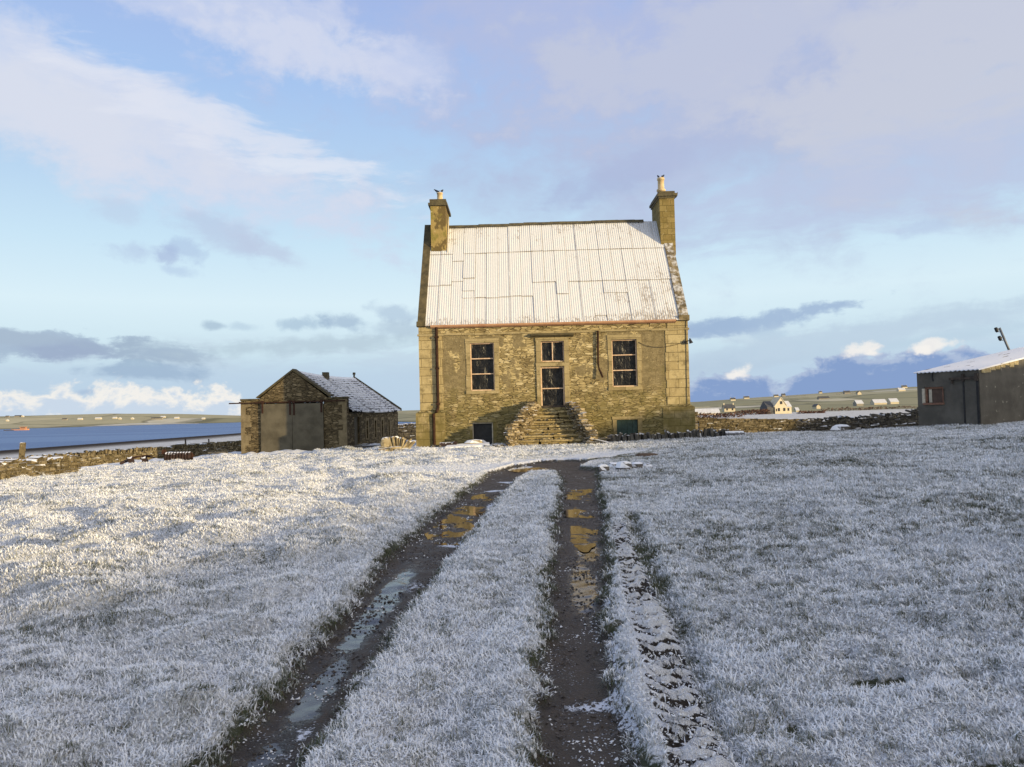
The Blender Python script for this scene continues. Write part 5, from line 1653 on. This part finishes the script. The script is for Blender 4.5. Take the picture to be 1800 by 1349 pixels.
for x0, x1, z0, z1 in ((-2.6, -1.6, 2.3, 3.8), (-1.5, -.3, 5.6, 7.0), (.0, 1.1, 2.3, 3.8), (-3.6, -3.0, 2.3, 3.5), (2.4, 3.3, 2.4, 3.7)):
    mb = MB(); yy = .54 if x0 > 1.5 else -.06; mb.box(x0, x1, yy, yy + .12, z0, z1); mb.build('window', M['glass_dark'], fh)
fh.scale = (.82, .82, .82)
far_house(1283, 724, 19, 450, 'small cream cottage with two chimneys beyond the hedge', d=6.5, h=2.4)
far_house(1243, 730, 44, 300, 'long low snow roofed building tight beside the stone house', 'wall_white', 'far_snowroof', .9, 4, chim=False, win=False)
far_house(1439, 719, 7, 520, 'tiny white gabled cottage right of the cream farmhouse', gable=True, d=8, h=2.0, win=False)
far_house(1402, 724.5, 5, 380, 'white hut just right of the cream farmhouse', 'wall_white', 'far_snowroof', .9, 3, chim=False, win=False)
far_house(1548, 711.5, 26, 700, 'left half of the long pale farm building on the slope', 'wall_white', 'far_snowroof', 1.6, 8, chim=False, win=False)
far_house(1573, 710.5, 17, 700, 'right half of the long pale farm building on the slope', 'wall_white', 'far_snowroof', 1.9, 8, chim=False, win=False)
far_house(1512, 714, 14, 620, 'low grey byre among the brown hedges on the slope', 'wall_grey', 'far_snowroof', 2.0, 7, chim=False, win=False)
far_house(1449, 702, 22, 1200, 'dark roofed steading in the middle of the green hillside', 'wall_grey', 'far_roof', 1.2, 7, chim=False, win=False)
far_house(1511, 694.3, 8, 1700, 'cream house high on the green hillside', h=3, d=7, win=False, gable=True)
far_house(1586, 688, 14, 1500, 'snow roofed house near the top of the hillside by the shed', 'wall_white', 'far_snowroof', 2.5, 8, win=False)
far_house(1591, 682.6, 10, 2000, 'highest white house on the skyline next to the shed', h=3, d=8, win=False)
far_house(1313, 701.5, 11, 1900, 'skyline house with a bright end above the small cottage', h=3, d=8, win=False)
far_house(1289, 705, 10, 1900, 'pair of white skyline buildings left of the bright house', h=3, d=7, win=False)
far_house(1365, 698.5, 9, 2000, 'white skyline house above the cream farmhouse', h=3, d=7, win=False)
far_house(1378, 697.7, 7, 2000, 'grey skyline house second above the cream farmhouse', 'wall_grey', h=4, d=7, win=False)
far_house(1443, 692, 6, 2100, 'lone white skyline house halfway up to the shed', h=3, d=7, win=False)
far_house(1490, 692.5, 12, 1900, 'grey skyline farm with dark roofs', 'wall_grey', 'far_roof', 2.5, 8, win=False)
lf = [(12, 734, 7, 'grey farm at the far left end of the hill across the water', 'wall_grey'), (31, 733.5, 14, 'long grey farm on the left skyline across the water', 'wall_grey'), (39, 733.5, 4, 'white gable beside the long grey farm across the water', 'wall_white'),
      (12, 741, 4, 'white cottage nearest the left edge across the water', 'wall_white'), (113, 739, 10, 'dark low steading on the green slope across the water', 'wall_grey'), (140, 738.5, 9, 'pale low building right of the dark steading across the water', 'wall_white'),
      (172, 737.5, 12, 'long pale building in the middle of the far slope', 'wall_white'), (201, 736.5, 8, 'pale pair of roofs left of the white gable', 'wall_white'), (210, 737.5, 5, 'small pale house between the roofs and the white gable', 'wall_white'),
      (232, 737.5, 5, 'bright white gable house across the water', 'wall_white'), (286, 734.8, 9, 'big white house highest on the far shore', 'wall_white'), (275, 738, 24, 'long pale shed below the big white house', 'wall_grey'),
      (310, 736.5, 9, 'pale cottage right of the big white house', 'wall_white'), (357, 737.5, 6, 'last pale house on the low spit near the byre', 'wall_white')]
for px, py, w, lab, mt in lf:
    far_house(px, py, w, 2050 if px < 330 else 2150, lab, mt, 'far_roof' if mt == 'wall_grey' else 'far_snowroof', 1.9 + .07 * w, 6, win=False, chim=False, gable=(w <= 5))

def hedge(name, x0p, x1p, py, h_px, Y, seed, label, dens=260):
    Y = meet((x0p + x1p) / 2, py, Y)
    a, b_ = P(x0p, py, Y), P(x1p, py, Y)
    for q in (a, b_): q[2] = float(land(np.array([q[0]]), np.array([q[1]]))[0])
    H = h_px / F_PX * Y; rg = np.random.default_rng(seed); mb = MB(seed)
    L = b_[0] - a[0]
    n = int(dens * max(1, L / 20))
    loc = (float(a[0]), Y, float(a[2]))
    for k in range(n):
        t = rg.random(); x = L * t; y = (rg.random() - .5) * 5
        top = H * (.45 + .9 * float(fbm(x / 4.0, seed, seed, 3)))
        s = .35 + rg.random() * .5
        z = rg.random() ** .7 * top + (b_[2] - a[2]) * t - .3
        an, bn = rg.random() * 6.28, rg.random() * 3
        u_ = Vector((math.cos(an), math.sin(an) * .6, rg.random() - .1)).normalized() * s
        v_ = Vector((-math.sin(bn), math.cos(bn), rg.random())).normalized() * s * .5
        c = Vector((x, y, z))
        mb.face([tuple(c - u_), tuple(c + v_ * .6), tuple(c + u_), tuple(c - v_ * .6)])
    o = mb.build(name, M['hedge']); o.location = loc
    return tag(o, label, 'hedge', 'brown hedges across the fields')
hedge('hedge', 1224, 1308, 734.5, 12, 290, 1, 'thick reddish bare hedge in front of the small cottage', 500)
hedge('hedge', 1306, 1352, 729, 11, 330, 2, 'dark bare bushes left of the cream farmhouse', 450)
hedge('hedge', 1405, 1448, 727, 6, 360, 3, 'low brown hedge right of the cream farmhouse', 300)
hedge('hedge', 1446, 1530, 722, 6, 430, 4, 'long brown hedge below the long pale farm building', 300)
hedge('hedge', 1526, 1612, 719, 5, 460, 5, 'thin dark hedge running toward the harled shed', 260)
hedge('hedge', 1352, 1420, 699, 3.5, 1900, 6, 'dark skyline trees above the cream farmhouse', 60)
hedge('hedge', 1470, 1505, 694.5, 4, 1850, 7, 'dark skyline trees beside the grey skyline farm', 60)
hedge('hedge', 240, 268, 739, 4.5, 2030, 8, 'dark trees right of the white gable house across the water', 60)

bx_ = P(36, 757.2, 1150); BZ = -7.0
boat = empty('work_boat', (float(bx_[0]), 1150.0, BZ), R(4), label='small orange and dark work boat moored near the left edge of the water', cat='boat')
mb = MB(); k = 1.35
prof = [(-9, 1.5, 1.0), (-8, 1.9, .6), (-2, 2.1, .2), (5, 2.0, .4), (9, .3, 1.6)]
vs = []
for x, w, z in prof: vs += [(x * k, -w, -.5), (x * k, -w * 1.15, 1.5 + z * .5), (x * k, w * 1.15, 1.5 + z * .5), (x * k, w, -.5)]
fs_ = []
for i in range(len(prof) - 1):
    for j in range(4): fs_.append((i * 4 + j, i * 4 + (j + 1) % 4, (i + 1) * 4 + (j + 1) % 4, (i + 1) * 4 + j))
fs_ += [(0, 1, 2, 3), tuple((len(prof) - 1) * 4 + j for j in range(4))]
mb.poly(vs, fs_); mb.build('hull', M['boat_hull'], boat)
mb = MB(); mb.box(0, 8, -1.6, 1.6, 1.75, 4.3); mb.box(-1, 9, -1.9, 1.9, 4.32, 4.9); mb.build('wheelhouse', M['boat_hull'], boat)
mb = MB(); mb.box(1.0, 7.0, -1.64, -1.605, 3.0, 4.0); mb.build('window', M['glass_dark'], boat)
mb = MB(); mb.box(-22, -8.0, -2.2, 2.2, -.3, 1.1); mb.build('pontoon', M['boat_dark'], boat)

grass()
# ------------------------------------------------------------------ unseen farm buildings behind the viewpoint, shaped to throw the long shadows
AZ_S, EL_S = R(124), R(6.5)                # sun: compass angle from +Y clockwise, height
SA, CA = math.sin(R(56)), math.cos(R(56))
def us(u, s): return CA * u + SA * s, SA * u - CA * s
def shade_barn(name, u0, u1, s, z0, z1, dep, hip, label, ev=.62):
    x, y = us(u0, s); an = math.atan2(SA, CA)
    root = empty(name, (x, y, -1.0), an, label=label, cat='farm building', group='unseen shadow casting buildings behind the viewpoint')
    L = u1 - u0; a0, a1 = z0 + 1, z1 + 1
    mb = MB()
    e0, e1 = a0 * ev, a1 * ev
    mb.poly([(0, 0, 0), (L, 0, 0), (L, -dep, 0), (0, -dep, 0), (0, 0, e0), (L, 0, e1), (L, -dep, e1), (0, -dep, e0)], [(0, 1, 5, 4), (1, 2, 6, 5), (2, 3, 7, 6), (3, 0, 4, 7)])
    if hip == 0:
        mb.face([(0, 0, e0), (0, -dep, e0), (0, -dep / 2, a0)]); mb.face([(L, 0, e1), (L, -dep, e1), (L, -dep / 2, a1)])
    mb.build('wall', M['barn'], root)
    mb = MB()
    h0 = hip; h1 = L - hip
    mb.poly([(0, .1, e0), (L, .1, e1), (L, -dep - .1, e1), (0, -dep - .1, e0), (h0, -dep / 2, a0), (h1, -dep / 2, a1)], [(0, 1, 5, 4), (2, 3, 4, 5), (1, 2, 5), (3, 0, 4)])
    mb.build('roof', M['far_snowroof'], root)
    return root
tl = math.tan(EL_S)
S0 = 34.0
def zq(q, s=0): return q + tl * (S0 + s)
shade_barn('unseen_barn', -22, 35.6, S0, zq(.20, 4.5), zq(1.92, 4.5), 9, 0, 'unseen long low barn, shaped for its shadow, behind the viewpoint on the sunny side')
shade_barn('unseen_barn', 31.8, 47.2, S0 + 14, zq(3.3, 16.5), zq(3.3, 16.5), 5, 3.6, 'unseen taller hipped barn, shaped for its shadow, behind the viewpoint on the sunny side', .86)
shade_barn('unseen_barn', 48.5, 90, S0, zq(3.4, 3.5), zq(3.4, 3.5), 7, 5.5, 'unseen wide hipped barn, shaped for its shadow, farthest along the sunny side')

# ------------------------------------------------------------------ sun and sky
sun = bpy.data.lights.new('sun', 'SUN')
sun.energy, sun.angle, sun.color = 4.6, R(.55), (1.0, .78, .44)
so = bpy.data.objects.new('sun', sun); COL.objects.link(so)
sd_ = Vector((math.cos(EL_S) * math.sin(AZ_S), math.cos(EL_S) * math.cos(AZ_S), math.sin(EL_S)))
so.rotation_euler = (-sd_).to_track_quat('-Z', 'Y').to_euler()

W = bpy.data.worlds.new('World'); S.world = W; W.use_nodes = True
t = NT(tree=W.node_tree)
sky = t.n('TexSky', None, sky_type='NISHITA', sun_disc=False, sun_elevation=EL_S, sun_rotation=AZ_S, altitude=10.0, air_density=1.0, dust_density=.6, ozone_density=1.2)
dirv = t.coord('Generated')
g = t.n('SeparateXYZ', {0: dirv}, out=None)
azn = t.m('ARCTAN2', g.outputs[0], g.outputs[1])
eln = t.m('ARCSINE', g.outputs[2])
K = F_PX
uu, vv = t.m('MULTIPLY', azn, K), t.m('MULTIPLY', eln, K)      # sky angles in units of 1/1412 rad
def sp(px, py):
    d = ray(px, py); d = d / np.linalg.norm(d)
    return math.atan2(d[0], d[1]) * K, math.asin(d[2]) * K
uv = t.n('CombineXYZ', {0: uu, 1: vv, 2: 0.0})
wz = t.n('TexNoise', {'Vector': uv, 'Scale': .006, 'Detail': 3}, out=1)
uvw = t.n('VectorMath', {0: uv, 1: t.n('VectorMath', {0: t.n('VectorMath', {0: wz, 1: (.5, .5, .5)}, operation='SUBTRACT'), 1: (70, 45, 0)}, operation='MULTIPLY')}, operation='ADD')
def nz(x): return t.n('MapRange', {0: x, 1: .30, 2: .70, 3: 0.0, 4: 1.0}, clamp=False)
n_soft = nz(t.noise(t.scale(uvw, (.0062, .0098, 1)), 1.0, 8, .62))         # broad cloud texture
n_str = nz(t.noise(t.scale(uvw, (.008, .036, 1)), 1.0, 7, .62))          # streaks
n_puf = nz(t.noise(t.scale(uvw, (.026, .036, 1)), 1.0, 6, .6))         # cumulus heads
n_mid = t.m('MULTIPLY', t.m('ADD', n_str, n_puf), .5)
def lin(c): return tuple(((v / 255 + .055) / 1.055) ** 2.4 if v > 10 else v / 3294 for v in c)
# clear sky: the Nishita sky, eased toward the pale blue of the photograph's horizon
SKYS = .10
base = t.n('VectorMath', {0: sky, 1: (SKYS,) * 3}, operation='MULTIPLY')
EXPO = .35
grad = t.ramp(t.m('DIVIDE', vv, 800.0), [(0, lin((190, 212, 232))), (.12, lin((206, 230, 243))), (.24, lin((222, 243, 253))), (.36, lin((205, 233, 251))), (.50, lin((187, 216, 245))), (.68, lin((170, 201, 244))), (.85, lin((164, 188, 237))), (1, lin((160, 182, 232)))])
col = t.mix(.94, base, grad)
# the sky brightens and warms round toward the low sun, behind the viewpoint
toward = t.n('VectorMath', {0: dirv, 1: tuple(sd_)}, operation='DOT_PRODUCT', out=1)
col = t.mix(t.ss(toward, .0, 1.0), col, (1.30, 1.20, 1.04))
def over(col, mask, c, dens=1.0):
    return t.mix(t.m('MULTIPLY', mask, dens), col, lin(c))
def blob(px, py, a, b_, tilt, noise, amp, soft):
    u0, v0 = sp(px, py)
    du, dv = t.m('SUBTRACT', uu, u0), t.m('SUBTRACT', vv, v0)
    ct, st_ = math.cos(R(tilt)), math.sin(R(tilt))
    x = t.m('DIVIDE', t.m('ADD', t.m('MULTIPLY', du, ct), t.m('MULTIPLY', dv, st_)), a)
    y = t.m('DIVIDE', t.m('SUBTRACT', t.m('MULTIPLY', dv, ct), t.m('MULTIPLY', du, st_)), b_)
    r_ = t.m('SQRT', t.m('ADD', t.m('MULTIPLY', x, x), t.m('MULTIPLY', y, y)))
    e = t.m('ADD', t.m('SUBTRACT', 1.0, r_), t.m('MULTIPLY', t.m('SUBTRACT', noise, .5), amp * .62))
    return t.ss(e, -soft, soft)
# generic thin cloud for the rest of the sky dome
gen = t.m('MULTIPLY', t.ss(n_soft, .30, .75), t.ss(vv, 760, 1050))
col = over(col, gen, (206, 209, 222), .9)
# broad lavender cloud over the upper right
big = blob(1560, 95, 640, 215, 5, n_soft, 1.6, .6)
col = over(col, big, (180, 190, 219), .88)
col = over(col, blob(1150, 60, 520, 130, 2, n_soft, 1.8, .6), (180, 190, 224), .75)
col = over(col, blob(1700, 130, 260, 130, 10, n_soft, 3.0, .5), (204, 208, 221), .75)
col = over(col, blob(1300, 80, 330, 90, 5, n_soft, 3.4, .5), (197, 203, 221), .65)
col = over(col, blob(1650, 300, 420, 60, 4, n_str, 2.2, .7), (188, 200, 228), .7)
# long pale cloud on the left
col = over(col, blob(185, 205, 370, 78, -19, n_soft, 1.9, .42), (210, 218, 238), .88)
col = over(col, blob(80, 200, 300, 55, -12, n_soft, 2.8, .6), (220, 224, 236), .65)
col = over(col, blob(380, 225, 220, 32, -17, n_str, 2.6, .6), (226, 230, 242), .7)
col = over(col, blob(560, 296, 110, 14, -3, n_str, 2.4, .7), (222, 230, 244), .75)
# wisps along the top
col = over(col, blob(430, 30, 280, 58, -14, n_soft, 3.4, .55), (204, 213, 237), .7)
col = over(col, blob(540, 85, 150, 36, -10, n_puf, 2.6, .7), (214, 220, 238), .65)
col = over(col, blob(730, 110, 60, 30, -12, n_soft, 2.4, .7), (202, 212, 238), .6)
# small lavender scraps
for a in [(1085, 312, 115, 27, 17, 1.6, .55, (170, 183, 217), .8), (1180, 275, 150, 22, 8, 2.0, .6, (178, 190, 222), .6), (400, 415, 75, 26, -20, 1.8, .55, (186, 200, 226), .8), (470, 440, 55, 14, -18, 1.8, .6, (190, 202, 226), .7),
          (250, 446, 45, 12, -4, 1.8, .6, (182, 200, 228), .7), (290, 449, 26, 11, -6, 1.6, .5, (172, 190, 222), .8), (330, 442, 30, 14, -20, 1.6, .5, (172, 192, 224), .7), (205, 370, 34, 16, -5, 1.6, .6, (190, 206, 230), .6),
          (312, 477, 24, 8, -6, 1.6, .6, (180, 202, 230), .7), (376, 573, 18, 7, 0, 1.4, .5, (160, 184, 206), .85), (425, 575, 24, 6, -4, 1.6, .6, (178, 202, 222), .7), (527, 570, 34, 10, 4, 1.6, .5, (160, 186, 210), .8),
          (610, 567, 34, 12, -8, 1.6, .5, (156, 180, 206), .85), (700, 553, 36, 12, -14, 1.8, .6, (168, 190, 214), .75), (700, 580, 55, 14, 0, 1.8, .6, (170, 190, 210), .75), (1625, 398, 40, 12, 6, 1.6, .6, (184, 202, 230), .7)]:
    col = over(col, blob(*a[:5], n_mid if a[2] > 50 else n_puf, a[5] * 1.2, a[6] * 1.1), a[7], a[8] * .8)
# thin layered cloud low down
lay = t.m('MULTIPLY', t.m('MULTIPLY', t.ss(vv, 152, 110), t.ss(n_str, .30, .75)), .9)
col = over(col, lay, (197, 215, 230), .75)
col = over(col, t.ss(vv, 118, 62), (186, 208, 229), .75)
for a in [(70, 606, 135, 22, -3, 3.4, .4, (160, 180, 204), .85), (130, 618, 60, 16, 3, 1.8, .45, (156, 172, 200), .8), (20, 592, 70, 10, -3, 1.8, .5, (168, 186, 206), .8), (270, 618, 75, 16, -6, 1.9, .5, (164, 184, 204), .8), (300, 622, 60, 9, 0, 1.8, .5, (160, 180, 204), .7),
          (560, 607, 200, 13, 3, 2.0, .6, (182, 202, 216), .8), (255, 654, 85, 13, -3, 1.7, .45, (158, 182, 208), .9), (250, 640, 22, 6, 0, 1.5, .5, (166, 190, 212), .8), (150, 690, 16, 5, 4, 1.4, .5, (170, 192, 218), .8),
          (1320, 567, 130, 15, 7, 2.6, .45, (156, 180, 212), .9), (1240, 578, 70, 13, 6, 1.8, .5, (160, 184, 214), .85), (1350, 590, 34, 7, 4, 1.6, .6, (180, 204, 224), .7), (1400, 615, 330, 22, 8, 1.6, .5, (180, 200, 220), .8), (1640, 596, 160, 9, 6, 1.8, .6, (180, 204, 222), .7), (1560, 590, 300, 30, 5, 2.0, .7, (196, 216, 232), .6)]:
    col = over(col, blob(*a[:5], n_mid if a[2] > 50 else n_puf, a[5] * 1.25, a[6]), a[7], a[8] * .92)
# cumulus banks on the horizon: a profile of heads that stands up to a height varying with direction
def bank(col, heights, u0, u1, soft, amp, top_c, low_c, fade_low, dens=1.0, rim=None, rimc=None):
    r_ = t.n('ValToRGB', {0: t.m('DIVIDE', t.m('SUBTRACT', uu, u0), (u1 - u0), clamp=True)}, out=None)
    el = r_.color_ramp.elements
    r_.color_ramp.interpolation = 'EASE'
    while len(el) < len(heights): el.new(.5)
    for e, (px, py) in zip(el, heights):
        a_, v_ = sp(px, py)
        e.position = min(max((a_ - u0) / (u1 - u0), 0), 1); h_ = max(v_, 0) / 200; e.color = (h_, h_, h_, 1)
    hgt = t.m('MULTIPLY', r_.outputs[0], 200.0)
    dlt = t.m('ADD', t.m('SUBTRACT', hgt, vv), t.m('MULTIPLY', t.m('SUBTRACT', n_puf, .5), amp * 1.15))
    inside = t.m('MULTIPLY', t.ss(uu, u0, u0 + 40), t.ss(uu, u1, u1 - 40))
    mk = t.m('MULTIPLY', t.ss(dlt, -soft, soft), inside)
    shade = t.m('ADD', t.m('MULTIPLY', dlt, 1.0), t.m('ADD', t.m('MULTIPLY', t.m('SUBTRACT', n_soft, .5), 26), t.m('MULTIPLY', t.m('SUBTRACT', n_puf, .5), 16)))
    c = t.mix(t.ss(shade, fade_low[0], fade_low[1]), lin(top_c), lin(low_c))
    return t.mix(t.m('MULTIPLY', mk, dens), col, c), dlt, mk
u0, u1 = sp(-60, 700)[0], sp(460, 700)[0]
col, d1, m1 = bank(col, [(-60, 695), (40, 690), (100, 682), (150, 690), (190, 676), (260, 684), (320, 692), (350, 690), (375, 682), (405, 694), (460, 712)], u0, u1, 9, 34, (247, 243, 236), (203, 217, 233), (6, 34), .92)
u0, u1 = sp(1150, 680)[0], sp(1900, 640)[0]
col, d2, m2 = bank(col, [(1150, 688), (1215, 676), (1240, 661), (1300, 651), (1340, 658), (1375, 680), (1400, 658), (1450, 632), (1510, 615), (1570, 622), (1640, 608), (1700, 612), (1750, 628), (1900, 636)], u0, u1, 6, 30, (172, 188, 216), (130, 156, 202), (2, 26), .93)
for a in [(1305, 653, 17, 9), (1286, 660, 11, 5), (1514, 616, 22, 9), (1640, 609, 28, 9), (1532, 622, 11, 5), (1618, 615, 9, 5)]:
    col = over(col, blob(*a, 0, n_puf, 3.2, .6), (246, 243, 238), .88)
colx = t.n('VectorMath', {0: col, 1: (1.0 / 2 ** EXPO,) * 3}, operation='MULTIPLY')
bg = t.n('Background', {'Color': t.n('VectorMath', {0: colx, 1: (1.0 / SKYS,) * 3}, operation='MULTIPLY'), 'Strength': SKYS}, out=None)
t.t.links.new(bg.outputs[0], t.n('OutputWorld', out=None).inputs[0])
W.cycles.sampling_method = 'MANUAL'; W.cycles.sample_map_resolution = 512

S.view_settings.view_transform = 'Standard'
S.view_settings.look = 'None'
S.view_settings.exposure = EXPO
S.view_settings.gamma = 1
S.cycles.max_bounces = 6; S.cycles.diffuse_bounces = 3; S.cycles.glossy_bounces = 3; S.cycles.transmission_bounces = 2
S.cycles.use_adaptive_sampling = True
